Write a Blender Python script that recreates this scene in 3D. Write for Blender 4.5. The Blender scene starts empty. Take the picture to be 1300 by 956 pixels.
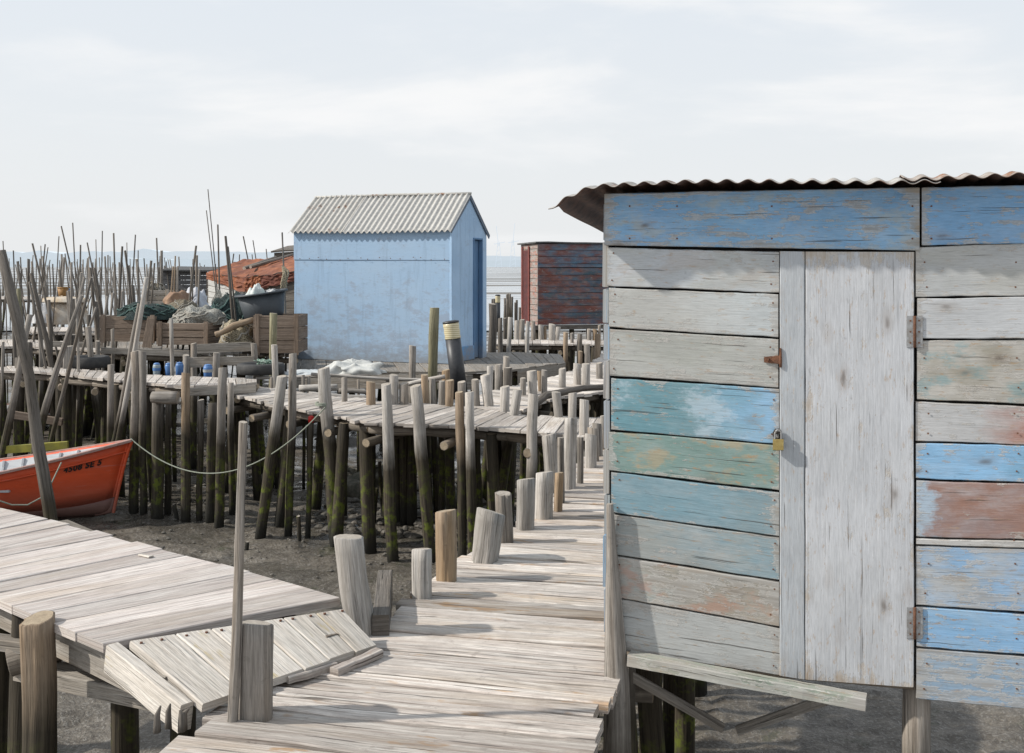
import bpy, math, random
from mathutils import Vector, noise, Matrix
R = random.Random(7)
sc = bpy.context.scene
COL = sc.collection
F = 1400.0; CX = 650.0; HY = 338.0; EYE = 1.65; MUD = -1.42
V = Vector
def P(px, py, z=0.0):
    """ground point seen at a photo pixel, on the level z"""
    d = (EYE - z) * F / (py - HY)
    return V(((px - CX) / F * d, d, z))
def AT(px, py, d):
    return V(((px - CX) / F * d, d, EYE - (py - HY) / F * d))
def PX(v):
    return CX + v.x / v.y * F

# ------------------------------------------------------------------ materials
def lin(c):
    return tuple(((x / 255.0) / 12.92 if x / 255.0 <= .04045 else ((x / 255.0 + .055) / 1.055) ** 2.4) for x in c) + (1.0,)
class NT:
    def __init__(s, name):
        s.m = bpy.data.materials.new(name); s.m.use_nodes = True
        s.t = s.m.node_tree; s.b = s.t.nodes['Principled BSDF']; s.o = s.t.nodes['Material Output']
    def n(s, typ, **kw):
        x = s.t.nodes.new(typ)
        for k, v in kw.items():
            if k[0] == '_': x.inputs[k[1:].replace('_', ' ')].default_value = v
            else: setattr(x, k, v)
        return x
    def l(s, a, b): s.t.links.new(a, b)
    def noise(s, vec, scale, detail=4, rough=.6, sc3=None, off=None):
        mp = s.n('ShaderNodeMapping')
        mp.inputs['Scale'].default_value = sc3 or (1, 1, 1)
        s.l(vec, mp.inputs['Vector'])
        if off is not None: s.l(off, mp.inputs['Location'])
        x = s.n('ShaderNodeTexNoise'); x.inputs['Scale'].default_value = scale
        x.inputs['Detail'].default_value = detail; x.inputs['Roughness'].default_value = rough
        s.l(mp.outputs[0], x.inputs['Vector']); return x.outputs['Fac']
    def ramp(s, fac, stops):
        r = s.n('ShaderNodeValToRGB'); e = r.color_ramp.elements
        while len(e) < len(stops): e.new(.5)
        for i, (p, c) in enumerate(stops):
            e[i].position = p; e[i].color = c if len(c) == 4 else tuple(c) + (1,)
        s.l(fac, r.inputs[0]); return r.outputs[0]
    def step(s, fac, a, b):
        r = s.n('ShaderNodeMapRange'); r.inputs['From Min'].default_value = a; r.inputs['From Max'].default_value = b
        s.l(fac, r.inputs['Value']); return r.outputs[0]
    def mix(s, f, a, b, mode='MIX'):
        x = s.n('ShaderNodeMix', data_type='RGBA', blend_type=mode)
        for i, v in ((0, f), (6, a), (7, b)):
            if isinstance(v, (tuple, float, int)): x.inputs[i].default_value = v
            else: s.l(v, x.inputs[i])
        return x.outputs[2]
    def math(s, op, a, b=None):
        x = s.n('ShaderNodeMath', operation=op)
        for i, v in enumerate((a, b)):
            if v is None: continue
            if isinstance(v, (float, int)): x.inputs[i].default_value = v
            else: s.l(v, x.inputs[i])
        return x.outputs[0]
    def attr(s, nm): return s.n('ShaderNodeAttribute', attribute_name=nm).outputs
    def bump(s, h, st, dist=.01, prev=None):
        b = s.n('ShaderNodeBump'); b.inputs['Strength'].default_value = st; b.inputs['Distance'].default_value = dist
        s.l(h, b.inputs['Height'])
        if prev is not None: s.l(prev, b.inputs['Normal'])
        return b.outputs[0]
def offs(m):
    """random offset vector per plank (rnd attribute) and per object"""
    r = m.attr('rnd')['Fac']; oi = m.n('ShaderNodeObjectInfo').outputs['Random']
    a = m.math('ADD', m.math('MULTIPLY', r, 37.0), m.math('MULTIPLY', oi, 91.0))
    c = m.n('ShaderNodeCombineXYZ'); m.l(a, c.inputs[0]); m.l(m.math('MULTIPLY', a, 1.7), c.inputs[1]); m.l(a, c.inputs[2])
    return c.outputs[0], r, oi
def wood(name, light, dark, tan=None, tanamt=.35, crack=.6, algae=False, rough=.85, val=.25, stain=None, dirt=1.0):
    m = NT(name); uv = m.n('ShaderNodeTexCoord').outputs['UV']; off, r, oi = offs(m)
    g1 = m.noise(uv, 1, 5, .65, (1.6, 42, 1), off)
    g2 = m.noise(uv, 1, 3, .6, (5, 150, 1), off)
    blotch = m.noise(uv, 1, 3, .55, (1.1, 5, 1), off)
    col = m.mix(m.step(g1, .3, .72), dark, light)
    if tan: col = m.mix(m.math('MULTIPLY', m.step(blotch, .5, .72), tanamt), col, tan)
    g3 = m.noise(uv, 1, 3, .7, (14, 330, 1), off)
    col = m.mix(.5, col, m.ramp(g2, [(.34, (.42, .41, .40)), (.6, (1.12, 1.12, 1.12))]), 'MULTIPLY')
    col = m.mix(.4, col, m.ramp(g3, [(.36, (.5, .49, .48)), (.6, (1.12, 1.12, 1.12))]), 'MULTIPLY')
    if stain: col = m.mix(m.math('MULTIPLY', m.step(m.noise(uv, 1, 4, .7, (3, 9, 1), off), .6, .68), .7), col, stain)
    v = m.math('ADD', 1 - val * .6, m.math('MULTIPLY', r, val))
    v2 = m.math('ADD', .76, m.math('MULTIPLY', oi, .32))
    vv = m.math('MULTIPLY', v, v2)
    cc = m.n('ShaderNodeCombineColor'); [m.l(vv, cc.inputs[i]) for i in range(3)]
    col = m.mix(1.0, col, cc.outputs[0], 'MULTIPLY')
    gp = m.n('ShaderNodeNewGeometry').outputs['Position']; dn = m.noise(gp, 1.9, 7, .72)
    col = m.mix(m.math('MULTIPLY', m.step(dn, .50, .70), .5 * dirt), col, tuple(x * .62 for x in dark[:3]) + (1,))
    col = m.mix(m.math('MULTIPLY', m.step(m.noise(gp, 14, 5, .75), .58, .68), .4 * dirt), col, tuple(x * .5 for x in dark[:3]) + (1,))
    # fine checks (dry cracks) along the grain and knots
    ck = m.noise(uv, 1, 2, .5, (2.2, 75, 1), off)
    ckm = m.math('MULTIPLY', m.step(ck, .36, .30), crack)
    col = m.mix(ckm, col, tuple(x * .25 for x in dark[:3]) + (1,))
    vr = m.n('ShaderNodeTexVoronoi'); vr.inputs['Scale'].default_value = 1
    mp = m.n('ShaderNodeMapping'); mp.inputs['Scale'].default_value = (2.1, 9, 1); m.l(uv, mp.inputs[0]); m.l(off, mp.inputs['Location']); m.l(mp.outputs[0], vr.inputs['Vector'])
    kn = m.math('MULTIPLY', m.step(vr.outputs['Distance'], .11, .05), .55)
    col = m.mix(kn, col, tuple(x * .45 for x in dark[:3]) + (1,))
    if algae:
        z = m.n('ShaderNodeSeparateXYZ'); geo = m.n('ShaderNodeNewGeometry'); m.l(geo.outputs['Position'], z.inputs[0])
        wn = m.noise(geo.outputs['Position'], 3.0, 4, .7, (1, 1, .5))
        zz = m.math('ADD', z.outputs[2], m.math('MULTIPLY', m.math('SUBTRACT', wn, .5), .5))
        zz = m.math('ADD', zz, m.math('MULTIPLY', m.math('SUBTRACT', oi, .5), .2))
        f = m.step(zz, -.05, -.38)
        wet = m.mix(m.step(g1, .35, .7), (.022, .018, .013, 1), (.085, .07, .048, 1))
        wet = m.mix(m.math('MULTIPLY', m.step(m.noise(geo.outputs['Position'], 9, 4, .7), .5, .62), m.step(zz, -.40, -.85)), wet, (.10, .12, .018, 1))
        wet = m.mix(m.step(zz, -1.12, -1.35), wet, (.025, .024, .02, 1))
        col = m.mix(f, col, wet)
    m.l(col, m.b.inputs['Base Color']); m.b.inputs['Roughness'].default_value = rough
    m.b.inputs['Specular IOR Level'].default_value = .25
    h = m.math('SUBTRACT', m.math('ADD', g1, m.math('MULTIPLY', g2, .4)), m.math('MULTIPLY', ckm, 1.5))
    m.l(m.bump(h, .8, .008), m.b.inputs['Normal'])
    return m.m
def endgrain(name, c1, c2, algae=False):
    m = NT(name); uv = m.n('ShaderNodeTexCoord').outputs['UV']; off, r, oi = offs(m)
    w = m.n('ShaderNodeTexWave', wave_type='RINGS', rings_direction='SPHERICAL'); w.inputs['Scale'].default_value = 55; w.inputs['Distortion'].default_value = 3
    m.l(uv, w.inputs['Vector'])
    nz = m.noise(uv, 30, 4, .7, None, off)
    col = m.mix(w.outputs['Fac'], c1, c2)
    col = m.mix(.5, col, m.ramp(nz, [(.35, (.4, .38, .36)), (.65, (1, 1, 1))]), 'MULTIPLY')
    m.l(col, m.b.inputs['Base Color']); m.b.inputs['Roughness'].default_value = .9
    m.l(m.bump(m.math('ADD', nz, w.outputs['Fac']), .4, .003), m.b.inputs['Normal'])
    return m.m
def paint(name, c1, c2=None, cov=.6, base=((.27, .25, .225), (.43, .42, .40)), vert=False, split=None, fleck=.5, c3=None, c3amt=0., fine=1.0, patchscale=1.0, ends=.8):
    """old paint worn off grey boards. c1 main coat, c2 older coat in patches (or, with split=(u0,u1), taking over between those
    lengths in metres along the board), c3 further remains, cov = how much paint is left; worn first at ends, edges and along the grain"""
    m = NT(name); uv = m.n('ShaderNodeTexCoord').outputs['UV']; off, r, oi = offs(m)
    b0, b1 = base; k = patchscale
    g1 = m.noise(uv, 1, 5, .65, (1.6, 46, 1), off); g2 = m.noise(uv, 1, 4, .65, (8, 160, 1), off); g3 = m.noise(uv, 1, 3, .7, (20, 260, 1), off)
    iso = m.noise(uv, 1, 8, .68, (4.5 * k, 8 * k, 1), off)
    iso2 = m.noise(uv, 1, 8, .72, (13 * k, 24 * k, 1), off)
    soft = m.noise(uv, 1, 3, .55, (3.2 * k, 6 * k, 1), off)
    wood_ = m.mix(m.step(g1, .34, .68), b0 + (1,), b1 + (1,))
    wood_ = m.mix(m.math('MULTIPLY', m.step(soft, .50, .68), .45), wood_, (.36, .27, .18, 1))
    p = c1 + (1,)
    if c2:
        if split:
            sx = m.n('ShaderNodeSeparateXYZ'); m.l(uv, sx.inputs[0])
            u = m.math('ADD', sx.outputs[0], m.math('MULTIPLY', m.math('SUBTRACT', iso, .5), .55))
            pf = m.step(u, split[0], split[1])
        else: pf = m.step(m.math('ADD', m.noise(uv, 1, 6, .62, (2.6 * k, 5 * k, 1), off), m.math('MULTIPLY', m.math('SUBTRACT', g1, .5), .2)), .44, .60)
        p = m.mix(pf, c1 + (1,), c2 + (1,))
    # chalky fading: the coat is thin and pale here, deeper there
    pale = m.math('MULTIPLY', m.step(m.noise(uv, 1, 6, .65, (5 * k, 11 * k, 1), off), .45, .68), .42)
    p = m.mix(pale, p, tuple(.45 * x + .29 for x in c1) + (1,))
    p = m.mix(m.math('MULTIPLY', m.step(soft, .58, .36), .35), p, tuple(x * .66 for x in c1) + (1,))
    if c3: p = m.mix(m.math('MULTIPLY', m.step(iso, .53, .60), c3amt), p, c3 + (1,))
    p = m.mix(.40, p, m.ramp(g3, [(.36, (.70, .69, .68)), (.6, (1.1, 1.1, 1.1))]), 'MULTIPLY')
    # wear mask
    ed = m.n('ShaderNodeUVMap', uv_map='edge').outputs[0]; es = m.n('ShaderNodeSeparateXYZ'); m.l(ed, es.inputs[0])
    def near(o, a): return m.math('MULTIPLY', m.step(m.math('ABSOLUTE', m.math('SUBTRACT', o, .5)), .5 - a, .5), 1.0)
    ew = m.math('ADD', m.math('MULTIPLY', near(es.outputs[0], .06), .15 * ends), m.math('MULTIPLY', near(es.outputs[1], .10), .07 * ends))
    wear = m.math('ADD', m.math('MULTIPLY', iso, .50), m.math('MULTIPLY', g1, .26))
    wear = m.math('ADD', wear, m.math('MULTIPLY', g2, .18)); wear = m.math('ADD', wear, m.math('MULTIPLY', iso2, .40))
    wear = m.math('SUBTRACT', wear, ew)
    lo = .833 - cov * .33
    mask = m.step(wear, lo - .008, lo + .012)
    thin = m.math('MULTIPLY', m.step(wear, lo - .13, lo), .5)
    col = m.mix(thin, wood_, p)
    col = m.mix(mask, col, p)
    rim = m.math('MULTIPLY', m.math('SUBTRACT', m.step(wear, lo - .034, lo - .014), mask), .5)       # pale primer along the flaking edge
    rim = m.math('MAXIMUM', rim, 0.0)
    col = m.mix(rim, col, (.52, .50, .47, 1))
    fl = m.math('MULTIPLY', m.step(m.noise(uv, 1, 6, .75, (16, 60, 1), off), .585, .64), fleck)
    col = m.mix(fl, col, (.34, .235, .145, 1))
    ck = m.math('MULTIPLY', m.step(m.noise(uv, 1, 2, .5, (2.6, 110, 1), off), .325, .29), .7)
    col = m.mix(ck, col, (.055, .048, .04, 1))
    dirt = m.math('MULTIPLY', m.step(iso2, .62, .74), .45)
    col = m.mix(dirt, col, (.10, .09, .08, 1))
    dsp = m.n('ShaderNodeTexNoise'); dsp.inputs['Scale'].default_value = 9; m.l(uv, dsp.inputs['Vector'])
    mpv = m.n('ShaderNodeMapping'); mpv.inputs['Scale'].default_value = (3.1, 7, 1); m.l(uv, mpv.inputs[0]); m.l(off, mpv.inputs['Location'])
    va = m.n('ShaderNodeVectorMath', operation='ADD'); m.l(mpv.outputs[0], va.inputs[0])
    vs_ = m.n('ShaderNodeVectorMath', operation='SCALE'); m.l(dsp.outputs['Color'], vs_.inputs[0]); vs_.inputs['Scale'].default_value = .25; m.l(vs_.outputs[0], va.inputs[1])
    vr = m.n('ShaderNodeTexVoronoi'); vr.inputs['Scale'].default_value = 1; m.l(va.outputs[0], vr.inputs['Vector'])
    col = m.mix(m.math('MULTIPLY', m.step(vr.outputs['Distance'], .10, .03), .6), col, (.06, .045, .035, 1))
    col = m.mix(m.math('MULTIPLY', m.step(vr.outputs['Distance'], .22, .10), .22), col, (.20, .14, .09, 1))
    m.l(col, m.b.inputs['Base Color']); m.b.inputs['Roughness'].default_value = .82; m.b.inputs['Specular IOR Level'].default_value = .22
    h = m.math('ADD', m.math('ADD', m.math('MULTIPLY', g1, .8), m.math('MULTIPLY', g2, .35)), m.math('SUBTRACT', m.math('MULTIPLY', mask, .5), m.math('MULTIPLY', ck, 1.2)))
    m.l(m.bump(h, .6, .004), m.b.inputs['Normal'])
    return m.m
def simple(name, c, rough=.7, c2=None, scale=8, metal=0, bump=.2, sc3=None, spec=.4, obj=True):
    m = NT(name); tc = m.n('ShaderNodeTexCoord').outputs['Object']
    nz = m.noise(tc, scale, 5, .65, sc3)
    c2 = c2 or tuple(x * .6 for x in c)
    m.l(m.mix(m.step(nz, .35, .68), tuple(c2) + (1,), tuple(c) + (1,)), m.b.inputs['Base Color'])
    m.b.inputs['Roughness'].default_value = rough; m.b.inputs['Metallic'].default_value = metal; m.b.inputs['Specular IOR Level'].default_value = spec
    m.l(m.bump(m.noise(tc, scale * 4, 4, .7, sc3), bump, .01), m.b.inputs['Normal'])
    return m.m
def net_mat(name, c, c2, scale=60):
    m = NT(name); tc = m.n('ShaderNodeTexCoord').outputs['Object']
    w1 = m.n('ShaderNodeTexVoronoi', feature='DISTANCE_TO_EDGE'); w1.inputs['Scale'].default_value = scale; m.l(tc, w1.inputs['Vector'])
    nz = m.noise(tc, 7, 5, .7)
    col = m.mix(m.step(nz, .35, .65), c2 + (1,), c + (1,))
    col = m.mix(m.math('MULTIPLY', m.step(w1.outputs['Distance'], .1, .2), .55), col, tuple(x * .25 for x in c2) + (1,))
    m.l(col, m.b.inputs['Base Color']); m.b.inputs['Roughness'].default_value = .95
    h = m.math('SUBTRACT', nz, m.math('MULTIPLY', w1.outputs['Distance'], 1.5))
    m.l(m.bump(h, .9, .03), m.b.inputs['Normal'])
    return m.m

M = {}
M['deck'] = wood('deck_wood', (.78, .73, .665, 1), (.39, .325, .285, 1), (.48, .36, .24, 1), .55, .8, stain=(.40, .23, .10, 1), val=.6)
M['deckfar'] = wood('deck_wood_pale', (.78, .74, .68, 1), (.46, .395, .35, 1), (.45, .36, .26, 1), .4, .6, val=.6)
M['deck2'] = wood('smooth_deck_wood', (.76, .72, .675, 1), (.51, .43, .395, 1), (.48, .38, .28, 1), .45, .4, val=.34, dirt=.5)
M['ramp'] = wood('pale_new_wood', (.84, .79, .72, 1), (.64, .58, .51, 1), (.62, .50, .37, 1), .4, .4, stain=(.50, .40, .20, 1), val=.2, dirt=.3)
M['beam'] = wood('beam_wood', (.33, .29, .245, 1), (.15, .125, .10, 1), (.28, .19, .11, 1), .5, .7, algae=True)
M['beamlight'] = wood('pale_beam_wood', (.45, .42, .38, 1), (.27, .24, .205, 1), (.4, .3, .2, 1), .4, .6)
M['grey'] = wood('grey_driftwood', (.42, .39, .355, 1), (.20, .175, .15, 1), (.38, .27, .17, 1), .35, .65, algae=True)
M['pale'] = wood('pale_driftwood', (.58, .55, .515, 1), (.34, .31, .275, 1), (.43, .33, .24, 1), .3, .5, algae=True)
M['tan'] = wood('tan_pile_wood', (.42, .33, .245, 1), (.27, .195, .13, 1), (.38, .25, .13, 1), .6, .4, algae=True)
M['dark'] = wood('dark_driftwood', (.24, .215, .19, 1), (.10, .088, .075, 1), (.2, .15, .1, 1), .3, .7, algae=True)
M['olive'] = wood('olive_post_wood', (.32, .30, .20, 1), (.19, .175, .11, 1), (.3, .24, .12, 1), .5, .4, algae=True)
M['wet'] = wood('wet_pile_wood', (.085, .07, .05, 1), (.022, .018, .013, 1), (.07, .075, .02, 1), .6, .4, algae=True)
M['end'] = endgrain('end_grain', (.50, .46, .40, 1), (.36, .30, .24, 1))
M['endtan'] = endgrain('end_grain_tan', (.44, .36, .26, 1), (.30, .23, .15, 1))
M['crate'] = wood('crate_wood', (.38, .30, .24, 1), (.22, .165, .125, 1), (.3, .2, .13, 1), .5, .5)
M['gapshade'] = wood('inner_dark_wood', (.05, .045, .04, 1), (.02, .018, .016, 1), None, 0, .3)  # near-black colour standing in for shade behind the shack boards

# ------------------------------------------------------------------ mesh collecting
class MB:
    def __init__(s): s.v = []; s.f = []; s.uv = []; s.r = []; s.mi = []; s.sm = []; s.uv2 = []
    def add(s, vs, fs, uvs, rnd, mi=0, smooth=False, uv2=None):
        b = len(s.v); s.uv2 += uv2 if uv2 else [((.5, .5),) * len(f) for f in fs]; s.v += [tuple(x) for x in vs]; s.r += [rnd] * len(vs)
        for k, f in enumerate(fs):
            s.f.append(tuple(b + i for i in f)); s.uv.append(uvs[k])
            s.mi.append(mi if isinstance(mi, int) else mi[k]); s.sm.append(smooth if isinstance(smooth, bool) else smooth[k])
    def build(s, name, mats, parent=None, origin=None):
        o0 = V(origin) if origin is not None else V((0, 0, 0))
        me = bpy.data.meshes.new(name)
        me.from_pydata([(x - o0.x, y - o0.y, z - o0.z) for x, y, z in s.v], [], s.f)
        ul = me.uv_layers.new(name='UVMap')
        flat = []
        for u in s.uv:
            for a in u: flat += [a[0], a[1]]
        ul.data.foreach_set('uv', flat)
        ul2 = me.uv_layers.new(name='edge'); flat = []
        for u in s.uv2:
            for a in u: flat += [a[0], a[1]]
        ul2.data.foreach_set('uv', flat); ul.active = True; ul.active_render = True
        at = me.attributes.new('rnd', 'FLOAT', 'POINT'); at.data.foreach_set('value', s.r)
        me.polygons.foreach_set('material_index', s.mi); me.polygons.foreach_set('use_smooth', s.sm)
        if not isinstance(mats, (list, tuple)): mats = [mats]
        for m in mats: me.materials.append(m)
        me.update()
        o = bpy.data.objects.new(name, me); COL.objects.link(o)
        if parent is not None:
            o.parent = parent
            o.location = o0 - (parent.get('_w', None) and V(parent['_w']) or V((0, 0, 0)))
        else: o.location = o0
        o['_w'] = tuple(o0)
        return o
def empty(name, loc, label=None, cat=None, group=None):
    o = bpy.data.objects.new(name, None); COL.objects.link(o); o.location = loc; o['_w'] = tuple(loc); o.empty_display_size = .2
    tag(o, label, cat, group); return o
def tag(o, label=None, cat=None, group=None, kind=None):
    if label: o['label'] = label
    if cat: o['category'] = cat
    if group: o['group'] = group
    if kind: o['kind'] = kind
    return o

def rail(mb, A0, A1, B0, B1, n, t, seg=8, jit=.004, cham=.004, rnd=None, wob=None, nicks=True, mi=0):
    """a plank between edge A (A0->A1) and edge B (B0->B1); n = face normal, t = thickness behind it. u runs A0->A1"""
    rnd = R.random() if rnd is None else rnd
    A0, A1, B0, B1, n = V(A0), V(A1), V(B0), V(B1), V(n).normalized()
    vs = []; L = ((A1 - A0).length + (B1 - B0).length) / 2; W = ((B0 - A0).length + (B1 - A1).length) / 2
    s1, s2, s3 = R.random() * 99, R.random() * 99, R.random() * 99
    for i in range(seg + 1):
        f = i / seg; a = A0.lerp(A1, f); b = B0.lerp(B1, f); c = (b - a).normalized()
        ja = (noise.noise(V((f * L * 4, s1, 0))) + .6 * noise.noise(V((f * L * 17, s1, 5)))) * jit
        jb = (noise.noise(V((f * L * 4, s2, 0))) + .6 * noise.noise(V((f * L * 17, s2, 5)))) * jit
        a = a + c * ja; b = b + c * jb
        w = noise.noise(V((f * L * 1.3, s3, 0))) * (wob if wob is not None else jit * 1.2)
        a = a + n * w; b = b + n * w * .6
        ch = min(cham, (b - a).length * .3)
        vs += [a - n * t, a - n * ch, a + c * ch, b - c * ch, b - n * ch, b - n * t]
    fs = []; uvs = []; u2 = []
    per = [0, t, t + cham, t + cham + W, t + 2 * cham + W, 2 * t + W + 2 * cham, 2 * t + 2 * W + 2 * cham]
    for i in range(seg):
        u0 = i / seg * L; u1 = (i + 1) / seg * L
        for k in range(6):
            k2 = (k + 1) % 6
            fs.append((i * 6 + k, (i + 1) * 6 + k, (i + 1) * 6 + k2, i * 6 + k2))
            v0, v1 = per[k], per[k + 1]; uvs.append(((u0, v0), (u1, v0), (u1, v1), (u0, v1)))
            q0, q1 = (0, 1) if k == 2 else (0, 0); u2.append(((i / seg, q0), ((i + 1) / seg, q0), ((i + 1) / seg, q1), (i / seg, q1)))
    for e, base in ((0, 0), (1, seg * 6)):
        idx = [base + k for k in range(6)]
        if e == 0: pass
        else: idx = idx[::-1]
        fs.append(tuple(idx)); q = [(0, 0), (0, t), (.01, t), (W, t), (W, t), (W, 0)]
        q = [(a * .1, b * 3) for a, b in q]
        uvs.append(tuple(q if e == 0 else q[::-1])); u2.append(((0, 0),) * 6)
    mb.add(vs, fs, uvs, rnd, mi, False, u2)
def beam(mb, a, b, w, h, up=(0, 0, 1), seg=6, jit=.004, rnd=None, cham=.004, taper=1.0):
    """a squared beam, centre line a->b runs along its TOP face"""
    a, b, up = V(a), V(b), V(up); d = (b - a).normalized(); s = d.cross(up).normalized(); n = s.cross(d)
    rail(mb, a - s * w / 2, b - s * w / 2 * taper, a + s * w / 2, b + s * w / 2 * taper, n, h, seg, jit, cham, rnd)
def tube(mb, pts, rad, nseg=12, sub=1, jit=.06, crack=0, capmat=1, rnd=None, tilt=0, knots=0, cap0=True, top_ch=.12, seed=None):
    """a round log along pts; rad = list of radii at pts; the LAST point is the cut end on view"""
    rnd = R.random() if rnd is None else rnd
    pts = [V(p) for p in pts]; P2 = []; R2 = []
    for i in range(len(pts) - 1):
        for k in range(sub):
            f = k / sub; P2.append(pts[i].lerp(pts[i + 1], f)); R2.append(rad[i] * (1 - f) + rad[i + 1] * f)
    P2.append(pts[-1]); R2.append(rad[-1])
    sd = R.random() * 200 if seed is None else seed
    d0 = (P2[-1] - P2[0]).normalized(); ref = V((1, 0, 0)) if abs(d0.x) < .9 else V((0, 1, 0))
    cr = [(R.random() * 6.283, .10 + R.random() * .12, R.random() * .7) for _ in range(crack)]
    kn = [(R.random() * 6.283, R.random()) for _ in range(knots)]
    vs = []; N = len(P2); u = 0; us = []
    tx, ty = (R.uniform(-tilt, tilt), R.uniform(-tilt, tilt)) if tilt else (0, 0)
    # extra chamfer ring at the top
    for i in range(N):
        if i: u += (P2[i] - P2[i - 1]).length
        us.append(u)
    L = u or 1
    def ring(c, r, f, dirn, top=False):
        x = dirn.cross(ref).normalized(); y = dirn.cross(x).normalized()
        out = []
        for k in range(nseg):
            a = k / nseg * 6.28318
            nn = noise.noise(V((math.cos(a) * .9 + sd, math.sin(a) * .9, f * L * 1.6)))
            n2 = noise.noise(V((math.cos(a) * 3 + sd, math.sin(a) * 3, f * L * 5 + 9)))
            rr = r * (1 + jit * nn * 1.4 + jit * .5 * n2)
            for (ca, cd, c0) in cr:
                aw = ca + .25 * noise.noise(V((f * L * 2, ca, sd)))
                dd = abs((a - aw + math.pi) % 6.28318 - math.pi)
                if f > c0 and dd < .26: rr -= r * cd * (1 - dd / .26) * min(1, (f - c0) * 3)
            for (ka, kf) in kn:
                dd = abs((a - ka + math.pi) % 6.28318 - math.pi) * r; df = (f - kf) * L
                q = (dd * dd + df * df) / (r * .45) ** 2
                if q < 4: rr += r * .16 * math.exp(-q)
            p = c + (x * math.cos(a) + y * math.sin(a)) * rr
            if top and tilt: p = p + dirn * ((p - c).dot(x) * tx + (p - c).dot(y) * ty)
            out.append(p)
        return out
    rings = []
    for i in range(N):
        dirn = (P2[min(i + 1, N - 1)] - P2[max(i - 1, 0)]).normalized()
        rings.append(ring(P2[i], R2[i], us[i] / L, dirn, i >= N - 2 and tilt > 0))
    dirn = (P2[-1] - P2[-2]).normalized()
    ch = [p + (P2[-1] - p) * top_ch + dirn * R2[-1] * top_ch * .6 for p in rings[-1]]
    rings.append(ch); us.append(L + R2[-1] * .1)
    fs = []; uvs = []; mi = []; sm = []
    for rg in rings: vs += rg
    rm = sum(R2) / len(R2)
    for i in range(len(rings) - 1):
        for k in range(nseg):
            k2 = (k + 1) % nseg
            fs.append((i * nseg + k, i * nseg + k2, (i + 1) * nseg + k2, (i + 1) * nseg + k))
            v0 = k / nseg * 6.283 * rm; v1 = (k + 1) / nseg * 6.283 * rm
            uvs.append(((us[i], v0), (us[i], v1), (us[i + 1], v1), (us[i + 1], v0))); mi.append(0); sm.append(True)
    top = (len(rings) - 1) * nseg
    vs.append(P2[-1] + dirn * R2[-1] * top_ch * .55); ci = len(vs) - 1
    r = R2[-1]
    for k in range(nseg):
        k2 = (k + 1) % nseg; a = k / nseg * 6.283; b = (k + 1) / nseg * 6.283
        fs.append((top + k, top + k2, ci)); uvs.append(((math.cos(a) * r, math.sin(a) * r), (math.cos(b) * r, math.sin(b) * r), (0, 0))); mi.append(capmat); sm.append(False)
    if cap0:
        fs.append(tuple(range(nseg))[::-1]); uvs.append(tuple((math.cos(k / nseg * 6.283) * r, math.sin(k / nseg * 6.283) * r) for k in range(nseg))[::-1]); mi.append(capmat); sm.append(False)
    mb.add(vs, fs, uvs, rnd, mi, sm)
def box(mb, c, s, rz=0, rnd=None, mi=0, cham=.003):
    c = V(c); m = Matrix.Rotation(rz, 3, 'Z'); x = m @ V((1, 0, 0)); y = m @ V((0, 1, 0)); top = c + V((0, 0, s[2] / 2))
    if s[0] >= s[1]: L, W, dx, dy = s[0], s[1], x, y
    else: L, W, dx, dy = s[1], s[0], y, -x
    rail(mb, top - dx * L / 2 - dy * W / 2, top + dx * L / 2 - dy * W / 2, top - dx * L / 2 + dy * W / 2, top + dx * L / 2 + dy * W / 2, (0, 0, 1), s[2], 2, 0, cham, rnd, 0, mi=mi)
def lathe(mb, c, prof, nseg=20, axis=(0, 0, 1), rnd=0, mi=0, smooth=True, cap=True):
    c = V(c); ax = V(axis).normalized(); ref = V((1, 0, 0)) if abs(ax.x) < .9 else V((0, 1, 0)); x = ax.cross(ref).normalized(); y = ax.cross(x)
    vs = []; fs = []; uvs = []
    for (r, z) in prof:
        for k in range(nseg):
            a = k / nseg * 6.28318; vs.append(c + (x * math.cos(a) + y * math.sin(a)) * r + ax * z)
    for i in range(len(prof) - 1):
        for k in range(nseg):
            k2 = (k + 1) % nseg
            fs.append((i * nseg + k, i * nseg + k2, (i + 1) * nseg + k2, (i + 1) * nseg + k))
            uvs.append(((k / nseg, prof[i][1]), ((k + 1) / nseg, prof[i][1]), ((k + 1) / nseg, prof[i + 1][1]), (k / nseg, prof[i + 1][1])))
    if cap:
        fs.append(tuple(range(nseg))[::-1]); uvs.append(((0, 0),) * nseg)
        b = (len(prof) - 1) * nseg; fs.append(tuple(b + k for k in range(nseg))); uvs.append(((0, 0),) * nseg)
    mb.add(vs, fs, uvs, rnd, mi, [smooth] * (len(fs) - (2 if cap else 0)) + ([False] * 2 if cap else []))
def wire(mb, pts, r, nseg=6, rnd=0):
    pts = [V(p) for p in pts]; vs = []; fs = []; uvs = []
    for i, p in enumerate(pts):
        d = (pts[min(i + 1, len(pts) - 1)] - pts[max(i - 1, 0)]).normalized(); ref = V((0, 0, 1)) if abs(d.z) < .9 else V((1, 0, 0))
        x = d.cross(ref).normalized(); y = d.cross(x)
        for k in range(nseg): a = k / nseg * 6.28318; vs.append(p + (x * math.cos(a) + y * math.sin(a)) * r)
    for i in range(len(pts) - 1):
        for k in range(nseg):
            k2 = (k + 1) % nseg; fs.append((i * nseg + k, i * nseg + k2, (i + 1) * nseg + k2, (i + 1) * nseg + k)); uvs.append(((i * .1, k * .01), (i * .1, k * .01 + .01), (i * .1 + .1, k * .01 + .01), (i * .1 + .1, k * .01)))
    mb.add(vs, fs, uvs, rnd, 0, True)
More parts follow.
